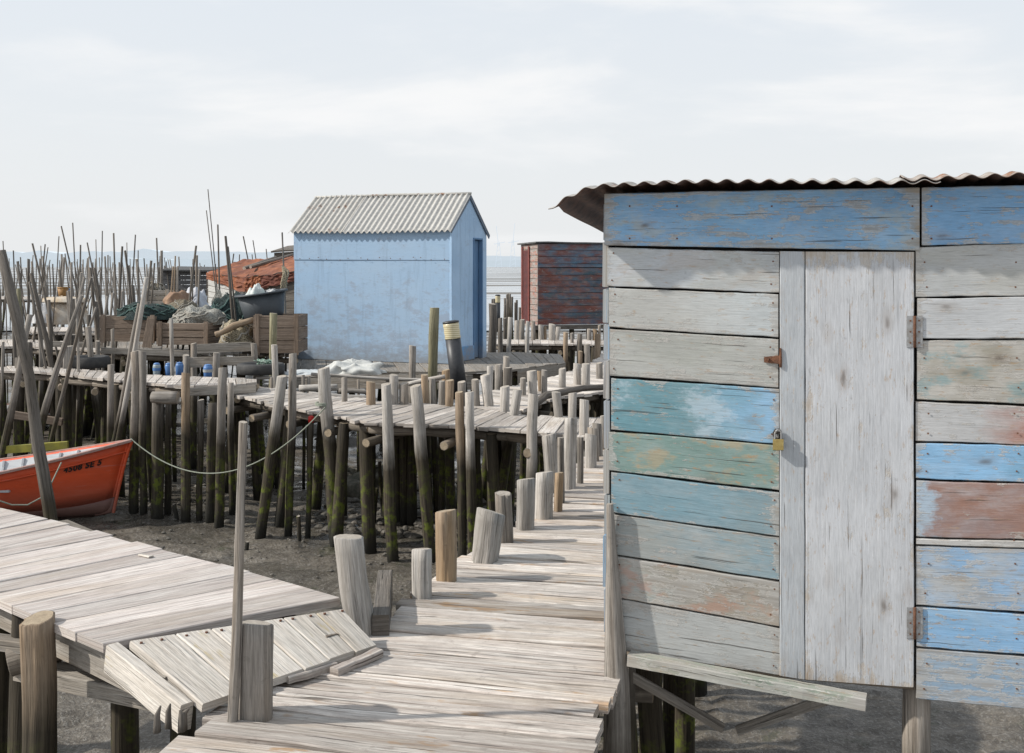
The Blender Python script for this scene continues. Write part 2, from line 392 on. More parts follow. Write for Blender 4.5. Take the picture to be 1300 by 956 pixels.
def polyat(pl, f):
    """point at fraction f of a polyline"""
    ls = [(pl[i + 1] - pl[i]).length for i in range(len(pl) - 1)]; T = sum(ls); s = f * T
    for i, l in enumerate(ls):
        if s <= l or i == len(ls) - 1: return pl[i].lerp(pl[i + 1], min(1, s / l))
        s -= l
def plen(pl): return sum((pl[i + 1] - pl[i]).length for i in range(len(pl) - 1))
def heap(mb, c, rx, ry, h, n=26, sd=0, rough=.35, rnd=0, rz=0, fold=3.0):
    """a lumpy mound of cloth or netting standing on c"""
    c = V(c); m = Matrix.Rotation(rz, 3, 'Z'); vs = []; fs = []; uvs = []
    rows = 14; n = int(n * 1.5)
    for j in range(rows + 1):
        q = j / rows
        for k in range(n):
            a = k / n * 6.28318; ca, sa = math.cos(a), math.sin(a)
            rr = math.cos(q * math.pi / 2) ** .7 * (1 + rough * noise.noise(V((ca * fold * .4 + sd, sa * fold * .4, q * 2))))
            z = h * math.sin(q * math.pi / 2) ** .9 * (1 + rough * 1.2 * noise.noise(V((ca * rr * 1.8 + sd, sa * rr * 1.8, 3))))
            z += h * (.13 * noise.noise(V((ca * rr * fold * 2 + sd, sa * rr * fold * 2, 7))) + .09 * abs(noise.noise(V((ca * rr * fold * 4 + sd, sa * rr * fold * 4, 2))))) * q
            vs.append(c + m @ V((ca * rr * rx, sa * rr * ry, 0)) + V((0, 0, z)))
    for j in range(rows):
        for k in range(n):
            k2 = (k + 1) % n; fs.append((j * n + k, j * n + k2, (j + 1) * n + k2, (j + 1) * n + k))
            uvs.append(((k / n, j / rows), ((k + 1) / n, j / rows), ((k + 1) / n, (j + 1) / rows), (k / n, (j + 1) / rows)))
    fs.append(tuple(rows * n + k for k in range(n))); uvs.append(((0, 0),) * n)
    mb.add(vs, fs, uvs, rnd, 0, True)

# ------------------------------------------------------------------ the ground, water, hills, sky
def mudh(x, y):
    h = .05 * noise.noise(V((x * .35, y * .35, 0))) + .03 * noise.noise(V((x * 1.3, y * 1.3, 4)))
    if y < 26:
        h += .032 * noise.noise(V((x * 4, y * 4, 8))) + .022 * abs(noise.noise(V((x * 9, y * 9, 2)))) * 2 + .009 * noise.noise(V((x * 25, y * 25, 1)))
    h *= 1.0 if y < 60 else .4
    return MUD + h
def ground():
    rows = []; y = 1.5
    while y < 9000: rows.append(y); y *= (1.0075 if y < 18 else 1.02 if y < 60 else 1.12)
    NC = 420; vs = []; fs = []
    for y in rows:
        for c in range(NC + 1):
            t = (c / NC - .5) * 2; x = y * 1.5 * (t * .55 + t ** 3 * .45) + (t * 12 if y < 60 else t * 60)
            vs.append((x, y, mudh(x, y)))
    for i in range(len(rows) - 1):
        for c in range(NC): a = i * (NC + 1) + c; fs.append((a, a + 1, a + NC + 2, a + NC + 1))
    me = bpy.data.meshes.new('mud_flat'); me.from_pydata(vs, [], fs); me.polygons.foreach_set('use_smooth', [True] * len(fs)); me.update()
    o = bpy.data.objects.new('mud_flat', me); COL.objects.link(o)
    m = NT('wet_mud'); pos = m.n('ShaderNodeNewGeometry').outputs['Position']
    a = m.noise(pos, .8, 5, .6); b = m.noise(pos, 9, 6, .7); c_ = m.noise(pos, 38, 4, .7)
    col = m.mix(m.step(b, .35, .65), (.068, .056, .042, 1), (.165, .143, .113, 1))
    col = m.mix(m.math('MULTIPLY', m.step(c_, .52, .62), .5), col, (.34, .32, .29, 1))
    sep = m.n('ShaderNodeSeparateXYZ'); m.l(pos, sep.inputs[0])
    far = m.step(sep.outputs[1], 6.0, 12.5)
    wetf = m.math('MULTIPLY', m.step(a, .44, .52), far)
    col = m.mix(m.math('MULTIPLY', m.step(m.noise(pos, 2.3, 4, .7), .6, .66), .6), col, (.05, .055, .025, 1))
    col = m.mix(m.math('MULTIPLY', wetf, .5), col, (.06, .057, .052, 1))
    m.l(col, m.b.inputs['Base Color'])
    rgh = m.n('ShaderNodeMapRange'); m.l(wetf, rgh.inputs[0]); rgh.inputs['To Min'].default_value = .55; rgh.inputs['To Max'].default_value = .10
    m.l(rgh.outputs[0], m.b.inputs['Roughness'])
    h = m.math('ADD', m.math('MULTIPLY', b, .8), m.math('MULTIPLY', c_, .5))
    h = m.math('MULTIPLY', h, m.math('SUBTRACT', 1.0, m.math('MULTIPLY', wetf, .85)))
    m.l(m.bump(h, .9, .045), m.b.inputs['Normal'])
    me.materials.append(m.m); tag(o, kind='structure')
ground()
# water of the estuary at low tide, with mud banks showing through
def water():
    me = bpy.data.meshes.new('water'); z = -1.385
    xs = [-1, 1]; vs = [(-120, 52, z), (140, 52, z), (9000, 8000, z), (-9000, 8000, z)]
    me.from_pydata(vs, [], [(0, 1, 2, 3)]); me.update(); o = bpy.data.objects.new('water', me); COL.objects.link(o)
    m = NT('estuary_water'); pos = m.n('ShaderNodeNewGeometry').outputs['Position']
    n1 = m.noise(pos, 1, 5, .6, (.006, .045, 1)); n2 = m.noise(pos, 1, 3, .6, (.08, .35, 1))
    f = m.step(m.math('ADD', n1, m.math('MULTIPLY', m.math('SUBTRACT', n2, .5), .25)), .42, .50)
    m.l(m.mix(f, (.15, .14, .125, 1), (.30, .33, .35, 1)), m.b.inputs['Base Color'])
    rg = m.n('ShaderNodeMapRange'); m.l(f, rg.inputs[0]); rg.inputs['To Min'].default_value = .75; rg.inputs['To Max'].default_value = .16
    m.l(rg.outputs[0], m.b.inputs['Roughness'])
    m.l(m.bump(m.noise(pos, 1, 4, .6, (1.2, 4, 1)), .35, .05), m.b.inputs['Normal'])
    me.materials.append(m.m); tag(o, kind='structure')
water()
def hills(y, x0, x1, prof, colr, name):
    n = 220; vs = []; fs = []
    for i in range(n + 1):
        x = x0 + (x1 - x0) * i / n; px = CX + x / y * F
        h = prof(px); h = max(0, h) * (1 + .25 * noise.noise(V((px * .03, y, 0))) + .12 * noise.noise(V((px * .15, y, 3))))
        vs += [(x, y, -4), (x, y, EYE + h / F * y), (x, y + 500, EYE + h / F * y * .9), (x, y + 900, -4)]
    for i in range(n):
        for k in range(3): a = i * 4 + k; fs.append((a, a + 4, a + 5, a + 1))
    me = bpy.data.meshes.new(name); me.from_pydata(vs, [], fs); me.update(); o = bpy.data.objects.new(name, me); COL.objects.link(o)
    m = NT(name + '_mat'); m.b.inputs['Roughness'].default_value = 1; m.b.inputs['Specular IOR Level'].default_value = 0
    pos = m.n('ShaderNodeNewGeometry').outputs['Position']
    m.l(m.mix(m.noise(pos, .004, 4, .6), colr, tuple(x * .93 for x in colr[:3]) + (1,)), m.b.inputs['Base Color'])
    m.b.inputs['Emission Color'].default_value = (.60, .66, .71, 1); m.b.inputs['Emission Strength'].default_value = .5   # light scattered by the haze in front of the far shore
    me.materials.append(m.m); tag(o, kind='structure')
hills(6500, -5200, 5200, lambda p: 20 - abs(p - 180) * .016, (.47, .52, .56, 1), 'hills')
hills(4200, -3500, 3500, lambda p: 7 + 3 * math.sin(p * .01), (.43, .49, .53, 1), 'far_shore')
# shipyard cranes on the far shore
mz = NT('crane_haze_glow'); mz.b.inputs['Base Color'].default_value = (.5, .55, .6, 1); mz.b.inputs['Emission Color'].default_value = (.6, .68, .76, 1); mz.b.inputs['Emission Strength'].default_value = .5  # distance haze put into the cranes' pale colour and faint glow
for i, (px, hh, lean, lb) in enumerate([(633, 52, -10, 'faint tall shipyard crane nearer the blue hut, on the hazy far shore'), (651, 55, 8, 'faint tall shipyard crane nearer the red hut, on the hazy far shore')]):
    y = 4000; x = (px - CX) / F * y; s = y / F; mb = MB()
    for dx in (-4, 4): beam(mb, (x + dx * s, y, -2), (x + dx * .2 * s, y, hh * .62 * s), 1.6, 1.6, (0, 1, 0), 1, 0)
    beam(mb, (x, y, hh * .5 * s), (x + lean * .3 * s, y, hh * s), 1.8, 1.8, (0, 1, 0), 1, 0)
    for k in range(5): beam(mb, (x - 3.2 * s + k * .3 * s, y, k * 6 * s + 3), (x + 3.2 * s - k * .3 * s, y, k * 6 * s + 14), 1, 1, (0, 1, 0), 1, 0)
    beam(mb, (x - 6 * s, y, hh * .55 * s), (x + 8 * s, y, hh * .6 * s), 2, 2, (0, 1, 0), 1, 0)
    tag(mb.build('shipyard_crane', mz.m, origin=(x, y, 0)), lb, 'crane', 'shipyard cranes on the far shore')

# ------------------------------------------------------------------ posts
POSTS = []
def post(xt, yt, xb, yb, w, zb=0.0, mat='grey', group='deck', label=None, name='wooden_post', zend=None, crack=None, wt=None, d=None, lean=None, knots=1, bend=.0, cat='post', cap='end', tilt=.2, adj=None):
    """round post: top seen at (xt,yt), seen crossing the level zb at (xb,yb); it runs on down to zend"""
    if d is None: d = (EYE - zb) * F / (yb - HY)
    B = V(((xb - CX) / F * d, d, EYE - (yb - HY) / F * d)); T = V(((xt - CX) / F * d, d, EYE - (yt - HY) / F * d))
    ld = R.uniform(-.04, .04) if lean is None else lean
    T.y += ld * (T.z - B.z)
    zend = MUD - .12 if zend is None else zend
    dr = (B - T) / (B.z - T.z) if abs(B.z - T.z) > 1e-3 else V((0, 0, 1))
    dr.x = max(-.45, min(.45, dr.x))
    E = B + dr * (zend - B.z) if B.z > zend else B
    r = w / F * d / 2; rt = (wt or w * .96) / F * d / 2
    rb = r * 1.08
    Lm = (T - E).length; close = d < 9; mid = d < 20
    npt = 6 if not close else 10
    side = V((1, .2, 0)).normalized(); pts = []; rad = []; s = R.random() * 50
    for i in range(npt + 1):
        f = i / npt; p = E.lerp(T, f)
        p = p + side * (bend * r * 6 * math.sin(f * math.pi) + noise.noise(V((f * 3 + s, 0, 0))) * r * (.3 + bend * 2))
        pts.append(p); rad.append((rb * (1 - f) + rt * f))
    # keep the measured top exact
    dv = T - pts[-1]; pts = [p + dv * (i / npt) for i, p in enumerate(pts)]
    mb = MB(); ck = (4 if close else 2 if w > 8 else 0) if crack is None else crack
    tube(mb, pts, rad, 28 if close else 14 if mid else 8, 3 if close else 1, .22 if bend > .2 and d < 6 else .14 if w > 6 else .18, ck, 1, None, tilt, knots if mid else 0)
    o = mb.build(name, [M[mat], M['endtan' if mat == 'tan' else cap]], origin=tuple(pts[0]))
    POSTS.append((o, group, PX(T), adj, label, cat, T, w, (yb - yt)))
    if label: tag(o, label, cat, None)
    return o

# prominent foreground posts
post(443, 683, 455, 806, 41, mat='pale', label='thick pale post with a brown-tinged top, where the left deck meets the plank walkway', crack=3, group='walk', lean=.02)
post(535, 697, 535, 759, 26, mat='pale', label='short smooth pale post on the walkway edge, with a taller tan post just behind it', group='walk')
post(566, 649, 569, 738, 27, mat='tan', label='tan brown round post, the only brown one among the nearest walkway edge posts', group='walk')
post(624, 650, 616, 713, 36, wt=37, mat='pale', label='widest of the walkway edge posts, grey with deep splits down its face', crack=6, group='walk')
post(639, 627, 640, 690, 22, mat='grey', label='grey post with a pale ring around its flat top, behind the widest split post', group='walk')
post(668, 609, 667, 673, 23, mat='pale', label='split grey post directly left of the blue-topped post', crack=4, group='walk')
post(692, 600, 690, 659, 24, mat='pale', label='cracked grey post whose flat top is painted blue', crack=5, group='walk')
post(710, 600, 709, 650, 12, mat='tan', label='thin tan post close behind the blue-topped post', group='walk')
post(697, 552, 701, 628, 19, mat='pale', label='pale leaning post behind the blue-topped post, left of the tallest walkway post', group='walk')
post(712, 556, 713, 640, 9, mat='grey', label='slim grey post squeezed against the left side of the tallest walkway post', group='walk')
post(725, 531, 723, 622, 17, mat='pale', label='tallest pale post on the walkway edge beyond the blue-topped post', crack=3, group='walk')
post(737, 555, 736, 616, 9, mat='grey', label='slim grey post right behind the tallest walkway post', group='walk')
post(750, 552, 750, 594, 16, mat='pale', label='broad pale walkway post with a dark nail hole near its foot', group='walk')
post(753, 544, 753, 586, 15, mat='grey', label='grey post peeking over the broad pale nail-hole post', group='walk')
post(758, 538, 759, 580, 13, mat='grey', label='grey walkway post close to the front shack corner', group='walk')
post(765, 528, 765, 572, 7, mat='grey', label='thin grey post seen right against the front shack corner', group='walk')
# stump and thin stake by the ramp
post(326, 792, 326, 880, 46, d=4.02, mat='grey', label='thick flat-topped grey stump with one big knot, in front of the ramp', group='walk', crack=2, knots=2, lean=0)
post(309, 536, 291, 868, 16, d=3.95, wt=11, mat='grey', label='thin crooked grey stake standing alone, touching the thick knotty stump', name='wooden_stake', cat='stake', bend=.10, group='walk', crack=2, knots=9, lean=.0)
post(49, 786, 49, 900, 42, d=4.62, mat='tan', label='thick tan post carrying the front corner of the left deck', group='walk', crack=2, lean=0)
post(3, 318, 52, 655, 15, d=9.6, wt=13, mat='dark', label='long leaning grey pole rising between the left deck and the orange boat', name='mooring_pole', cat='pole', bend=.3, group='stk', knots=3)
# long leaning poles by the boat
post(103, 375, 46, 590, 12, d=14.2, wt=5, mat='grey', label='long pole leaning right, crossing above the middle of the orange boat', name='mooring_pole', cat='pole', bend=-.2)
post(36, 400, 4, 575, 10, d=14.4, wt=7, mat='grey', label='grey pole leaning right, foot hidden behind the left end of the orange boat', name='mooring_pole', cat='pole')
post(187, 352, 148, 560, 8, d=14.0, wt=5, mat='pale', label='long pale split pole leaning over the bow of the orange boat', name='mooring_pole', cat='pole', bend=.1)
post(179, 385, 142, 575, 6, d=14.1, wt=4, mat='grey', label='thinner grey pole leaning alongside the pale split pole at the boat bow', name='mooring_pole', cat='pole')
post(118, 352, 58, 590, 7, d=14.6, wt=3, mat='dark', label='thin dark pole leaning right behind the long pole above the boat', name='mooring_pole', cat='pole')
# piles along the front of the middle pier and the left walkway, standing in the mud
for a in [
 (172, 446, 170, 655, 12, 'grey', 'tall grey pile of the left walkway, nearest the boat bow'),
 (181, 446, 182, 657, 9, 'grey', 'grey pile strapped to the right of the tall one at the boat bow'),
 (141, 463, 139, 640, 8, 'grey', 'slender grey pile behind the bow of the orange boat'),
 (87, 440, 84, 600, 13, 'grey', 'thick grey pile rising through the left walkway above the boat middle'),
 (25, 455, 25, 600, 11, 'dark', 'dark pile of the left walkway at the left frame edge'),
 (200, 510, 200, 661, 15, 'dark', 'thick dark pile with a log beam laid across its top'),
 (214, 506, 213, 656, 8, 'dark', 'narrow dark pile right beside the one with the log across its top'),
 (236, 474, 236, 664, 11, 'tan', 'orange-brown topped pile at the corner of the left walkway'),
 (255, 508, 253, 662, 8, 'dark', 'dark pile under the grey edge board of the left walkway'),
 (270, 512, 267, 664, 12, 'dark', 'stout dark pile left of the tall grey one at the walkway end'),
 (283, 467, 278, 670, 11, 'grey', 'tall flat-topped grey pile at the right end of the left walkway'),
 (293, 486, 295, 655, 8, 'grey', 'pile with a splintered pointed top'),
 (358, 478, 330, 685, 14, 'pale', 'pale pile leaning right in front of the middle pier'),
 (372, 449, 366, 682, 10, 'grey', 'tall slim pile beside the leaning pale pile'),
 (395, 534, 391, 683, 7, 'dark', 'short dark pile with a bright red tip'),
 (411, 468, 427, 683, 17, 'pale', 'stout pale pile with the boat rope tied round it'),
 (490, 488, 498, 705, 14, 'pale', 'pale pile with a rusty streak, next right of the rope pile'),
 (528, 490, 547, 702, 15, 'pale', 'pale pile leaning left at the centre of the middle pier'),
 (583, 498, 587, 694, 11, 'tan', 'tan tinged pile, left one of a close pair at the pier bend'),
 (596, 498, 600, 702, 12, 'pale', 'pale pile, right one of a close pair at the pier bend'),
 (677, 501, 671, 668, 14, 'pale', 'tall pale pile where the middle pier meets the plank walkway')]:
    dd = {411: 12.15, 490: 11.36, 528: 11.33, 583: 11.18, 596: 11.15, 677: 10.8}.get(a[0])
    xb_, yb_ = a[2], a[3]
    if dd: yb_ = HY + (EYE - MUD) * F / dd; xb_ = a[0] + (a[2] - a[0]) * (yb_ - a[1]) / (a[3] - a[1])
    o = post(a[0], a[1], xb_, yb_, a[4], zb=MUD, mat=a[5], label=a[6], name='wooden_pile', cat='pile', lean=0)
    if 'splintered' in a[6]:
        me = o.data
        for v in me.vertices:
            if v.co.z > max(q.co.z for q in me.vertices) - .02: v.co.z += R.uniform(-.05, .09)
    if 'red tip' in a[6]:
        mb = MB(); T = POSTS[-1][6]; lathe(mb, T - V((0, 0, .02)), [(.034, 0), (.035, .06), (.02, .075)], 12)
        c = mb.build('painted_tip', simple('red_paint', (.6, .02, .015), .5), None, T - V((0, 0, .02))); c.parent = o; c.location = (T - V((0, 0, .02))) - V(o['_w'])
        tag(c, 'bright red painted tip')

# stubs and posts standing above the middle pier and beyond (pixel tops, deck level feet, width)
GR = {}
for a in [(437, 479, 437, 510, 8, 'grey'), (471, 485, 471, 514, 12, 'tan'), (500, 476, 501, 513, 11, 'pale'), (513, 487, 513, 513, 12, 'grey'),
          (539, 476, 540, 509, 9, 'tan'), (549, 481, 550, 508, 9, 'grey'), (561, 484, 561, 514, 8, 'grey'), (571, 483, 571, 516, 12, 'tan'), (586, 485, 586, 512, 11, 'grey'),
          (603, 482, 604, 516, 10, 'grey'), (616, 476, 620, 516, 13, 'pale'), (641, 491, 641, 522, 13, 'pale'), (657, 495, 652, 527, 12, 'pale'),
          (706, 498, 709, 530, 12, 'pale'), (727, 499, 727, 531, 11, 'pale'), (742, 508, 742, 552, 13, 'pale')]:
    post(*a[:5], mat=a[5], group='midback')
for a in [(566, 470, 566, 490, 11, 'tan'), (622, 465, 622, 496, 8, 'pale'), (633, 463, 633, 490, 10, 'grey'), (645, 467, 645, 491, 11, 'dark'), (643, 453, 643, 472, 9, 'grey'),
          (675, 471, 676, 501, 13, 'pale'), (685, 471, 686, 497, 7, 'tan'), (691, 470, 691, 500, 8, 'grey'), (714, 468, 714, 492, 10, 'pale'),
          (733, 462, 733, 489, 10, 'pale'), (744, 462, 744, 490, 11, 'pale'), (737, 446, 737, 463, 6, 'tan'), (745, 437, 746, 463, 8, 'grey'), (761, 461, 761, 481, 9, 'grey'), (759, 424, 757, 454, 8, 'tan'), (664, 480, 664, 502, 8, 'grey')]:
    post(*a[:5], mat=a[5], group='crossback')
for a in [(635, 404, 635, 440, 6, 'dark'), (641, 404, 641, 428, 5, 'dark'), (648, 403, 646, 446, 6, 'pale'), (656, 407, 656, 431, 6, 'pale'), (663, 406, 663, 429, 7, 'grey'), (670, 408, 669, 446, 5, 'pale'), (677, 408, 677, 432, 5, 'grey'),
          (687, 413, 687, 431, 8, 'pale'), (692, 415, 692, 431, 4, 'tan'), (701, 412, 701, 432, 9, 'pale'), (709, 415, 707, 431, 6, 'pale'), (718, 422, 718, 440, 6, 'tan'), (726, 423, 726, 436, 5, 'grey'), (736, 424, 736, 440, 7, 'grey'), (748, 418, 748, 432, 6, 'grey'), (755, 418, 755, 432, 6, 'tan'), (761, 413, 761, 432, 4, 'grey')]:
    post(*a[:5], mat=a[5], group='farwalk')
post(524, 439, 520, 482, 9, mat='grey', label='crooked grey post leaning right before the front of the blue hut', bend=.2, d=16.2)
post(552, 391, 549, 482, 13, mat='olive', label='tall straight olive-grey post in front of the right end of the blue hut', d=16.4)
post(347, 398, 347, 470, 10, mat='olive', label='olive-grey post standing in front of the wooden crate beside the blue hut', d=16.5)
post(348, 438, 350, 497, 8, mat='pale', label='pale slim post in front of the tyre', d=15.2)
post(625, 386, 625, 455, 11, mat='dark', label='dark grey post just right of the blue hut door side', d=22)
post(218, 404, 219, 478, 5, mat='pale', label='thin pale stake in front of the wooden net crates', d=15.6, name='wooden_stake', cat='stake')

# ------------------------------------------------------------------ decks
def deck(name, label, cat, F_, B_, width=.13, t=.035, mat='deck', jit_end=.05, piles=.5, gap=.008, beams=True, wob=.012, pile_r=(.05, .08), stringer=True, seg=7, zlow=None, group=None, skew=0, pmat='wet', pileskip=None):
    """a boardwalk: planks laid from the front edge line to the back edge line, on log beams and piles"""
    F_ = [V(p) for p in F_]; B_ = [V(p) for p in B_]
    c = polyat(F_, .5); root = empty(name, (c.x, c.y, MUD), label, cat, group)
    n = max(3, int(plen(F_) * .5 / width + plen(B_) * .5 / width)); mb = MB()
    cuts = [0]
    for i in range(n): cuts.append(cuts[-1] + R.uniform(.7, 1.35))
    cuts = [x / cuts[-1] for x in cuts]
    for i in range(n):
        f0, f1 = cuts[i], cuts[i + 1]
        a0, b0, a1, b1 = polyat(F_, f0), polyat(F_, f1), polyat(B_, f0), polyat(B_, f1)
        d0 = (a1 - a0).normalized(); e0 = R.uniform(-jit_end, jit_end * .6); e1 = R.uniform(-jit_end * .6, jit_end)
        g = (b0 - a0).normalized() * gap * R.uniform(.2, 1.4); dz = V((0, 0, R.uniform(-.006, .006))); dz2 = V((0, 0, R.uniform(-.006, .006)))
        tt = t * R.uniform(.8, 1.2); dz = dz + V((0, 0, tt * .3))
        rail(mb, a0 + d0 * e0 + g + dz, a1 + d0 * e1 + g + dz2, b0 + d0 * e0 + dz, b1 + d0 * e1 + dz2, (0, 0, 1), tt, seg, .008, .005, None, wob)
    # make normals face up whichever way the edges run
    mb.build('planking', M[mat], root, tuple(c))
    if stringer:
        for k, (pl, inset) in enumerate(((F_, .12), (B_, -.12))):
            for i in range(len(pl) - 1):
                a, b = pl[i], pl[i + 1]
                if (b - a).length < .25: continue
                s = (polyat(B_, .5) - polyat(F_, .5)).normalized() * inset
                mb = MB(); tube(mb, [a + s - V((0, 0, t + .05)), (a + b) / 2 + s - V((0, 0, t + .06)), b + s - V((0, 0, t + .05))], [.045, .05, .042], 9, 2, .1, 0)
                mb.build('stringer_log', [M['beam'], M['endtan']], root, tuple(a))
    L = plen(F_); nb = max(2, int(L / .8))
    for i in range(nb):
        f = (i + .5) / nb + R.uniform(-.1, .1) / nb; a = polyat(F_, f); b = polyat(B_, f); d0 = (b - a).normalized()
        if beams:
            mb = MB(); z = V((0, 0, t + .14)); tube(mb, [b + d0 * .1 - z, (a + b) / 2 - z - V((0, 0, .01)), a - d0 * R.uniform(.08, .22) - z], [.04, .045, .048], 12, 2, .08, 0)
            mb.build('crossbeam', [M['beam'], M['endtan']], root, tuple(a))
    if piles:
        npil = int(L / piles)
        for i in range(npil):
            for q in (0, 1, 2):
                if q == 1 and R.random() < .45: continue
                f = (i + R.random()) / npil; a = polyat(F_, f); b = polyat(B_, f); p = a.lerp(b, (.06, .5, .96)[q] + R.uniform(-.04, .04))
                r = R.uniform(*pile_r); x, y = R.uniform(-.12, .12), R.uniform(-.1, .1)
                mb = MB(); tube(mb, [V((p.x + x, p.y + y, MUD - .1)), V((p.x + x * .4, p.y + y * .4, (MUD + p.z) / 2)), V((p.x, p.y, p.z - t - .03))], [r * 1.1, r, r * .95], 10, 2, .1, 0)
                mb.build('pile', [M[pmat], M['endtan']], root, (p.x, p.y, MUD))
    return root

# W1: the plank walkway the photographer stands on
WL = [V((-1.28, 3.0, 0)), V((-1.12, 3.9, 0)), V((-.98, 4.36, 0)), V((-.80, 4.76, 0)), P(474, 797), P(497, 785), P(523, 760), P(552, 738), P(586, 714), V((.0, 6.85, 0)), V((.2, 7.6, 0)), V((.38, 8.45, 0)), V((.62, 9.45, 0)), V((.80, 10.3, 0))]
WR = []
for p in WL:
    w = .40 + .268 * (p.y - 4.5) + .04
    # right end of each plank: perpendicular to the walkway direction
    x = (w - .0 + (p.x * 0)); yy = p.y; 
    # intersection of the plank line (slope -.2) with the right edge line
    yr = p.y - .2 * ((.44 + .268 * (p.y - 4.5)) - p.x); xr = .44 + .268 * (yr - 4.5)
    WR.append(V((xr, yr, 0)))
deck('plank_walkway', 'nearest boardwalk of pale weathered planks running back beside the front shack', 'walkway', WL, WR, width=.118, t=.04, jit_end=.04, piles=.75, seg=14, wob=.012, gap=.014)
# P1: the middle pier
P1F = [P(285, 498), P(345, 513), P(412, 525), P(462, 537), P(530, 539), P(585, 541), P(640, 546), P(700, 551), P(745, 556), V((2.1, 10.35, 0))]
P1B = [P(330, 491), P(380, 498), P(440, 504), P(500, 511), P(550, 513), P(600, 517), P(650, 524), P(700, 529), P(745, 530), V((2.2, 11.9, 0))]
deck('pier', 'middle pier of pale planks on dark wet piles, ending at the plank walkway', 'pier', P1F, P1B, width=.14, mat='deckfar', piles=.95, jit_end=.07, wob=.014)
# W3: crossing from the middle pier back to the right
deck('boardwalk', 'boardwalk with many stub posts running back right from the middle pier', 'walkway', [P(590, 516), P(610, 502), P(640, 493), P(700, 480), P(745, 465), P(768, 447), P(775, 436)], [P(652, 524), P(690, 508), P(720, 502), P(775, 495), P(810, 475), P(815, 455), P(820, 440)], width=.16, mat='deckfar', piles=.7, seg=5)
deck('boardwalk', 'far boardwalk lined with small posts below the red and blue hut', 'walkway', [P(628, 437), P(700, 437), P(770, 438), P(840, 440)], [P(628, 431), P(700, 431), P(770, 431), P(840, 431)], width=.16, mat='deckfar', piles=.8, seg=3)
# D: left walkway
z = .13
deck('boardwalk', 'long pale boardwalk across the left side behind the orange boat', 'walkway', [P(-140, 471, z), P(-60, 472, z), P(0, 471, z), P(60, 473, z), P(120, 480, z), P(200, 488, z), P(250, 491, z), P(300, 489, z), P(326, 486, z)],
     [P(-140, 465, z), P(-60, 465, z), P(0, 465, z), P(60, 466, z), P(120, 470, z), P(200, 476, z), P(250, 478, z), P(300, 480, z), P(326, 481, z)], width=.15, mat='deckfar', piles=.85, jit_end=.06)
z = .2
deck('boardwalk', 'second boardwalk on the left, just behind the long pale one', 'walkway', [P(-80, 441, z), P(30, 440, z), P(100, 444, z), P(165, 449, z)], [P(-80, 432, z), P(30, 431, z), P(100, 434, z), P(165, 438, z)], width=.16, mat='deckfar', piles=.5, seg=4)
z = .3
deck('boardwalk', 'third boardwalk on the left, below the cloth covered bench', 'walkway', [P(20, 422, z), P(70, 423, z), P(128, 424, z)], [P(20, 415, z), P(70, 415, z), P(128, 416, z)], width=.16, mat='deckfar', piles=.7, seg=3)
z = .15
deck('boardwalk', 'distant low boardwalk at the far left amid the thin stakes', 'walkway', [P(-60, 381, z), P(0, 380, z), P(70, 380, z)], [P(-60, 376, z), P(0, 376, z), P(70, 376, z)], width=.3, mat='deckfar', piles=2, seg=2)
# net storage platform
z = .22
deck('net_platform', 'wide platform left of the blue hut, heaped with nets and crates', 'platform', [P(125, 446, z), P(180, 448, z), P(250, 449, z), P(378, 452, z)], [P(125, 400, z), P(180, 400, z), P(250, 400, z), P(378, 400, z)], width=.17, mat='beamlight', piles=.6, seg=8)
# platform of the blue hut
deck('hut_platform', 'platform of grey planks carrying the blue hut', 'platform', [P(366, 470), P(480, 472), P(590, 473), P(655, 469), P(718, 461)], [P(372, 444), P(480, 446), P(590, 447), P(655, 447), P(712, 450)], width=.2, mat='beamlight', piles=.6, seg=8, beams=True)
def single(name, label, cat, fn, mat, origin=None, group=None, kind=None):
    mb = MB(); fn(mb); o = mb.build(name, mat, None, origin); tag(o, label, cat, group, kind); return o
single('fascia_board', 'wide weathered grey board on edge right of the black lamp, below the hut platform', 'board', lambda mb: rail(mb, P(657, 470), P(718, 463), P(657, 470) - V((0, 0, .26)), P(718, 463) - V((0, 0, .26)), (0, -1, .1), .04, 4), M['beamlight'], tuple(P(657, 470)))
single('fascia_board', 'long grey board on edge along the foot of the blue hut', 'board', lambda mb: rail(mb, P(372, 473) + V((0, 0, -.03)), P(600, 478) + V((0, 0, .03)), P(372, 473) - V((0, 0, .24)), P(600, 478) - V((0, 0, .2)), (0, -1, .1), .04, 8), M['beamlight'], tuple(P(372, 473)))
z = .09
single('edge_board', 'thick grey edge board closing the right end of the left boardwalk', 'board', lambda mb: rail(mb, AT(232, 492, 13.7), AT(324, 489, 14.1), AT(232, 503, 13.7), AT(324, 499, 14.1), (0, -1, .1), .05, 6), M['beamlight'], tuple(AT(232, 492, 13.7)))
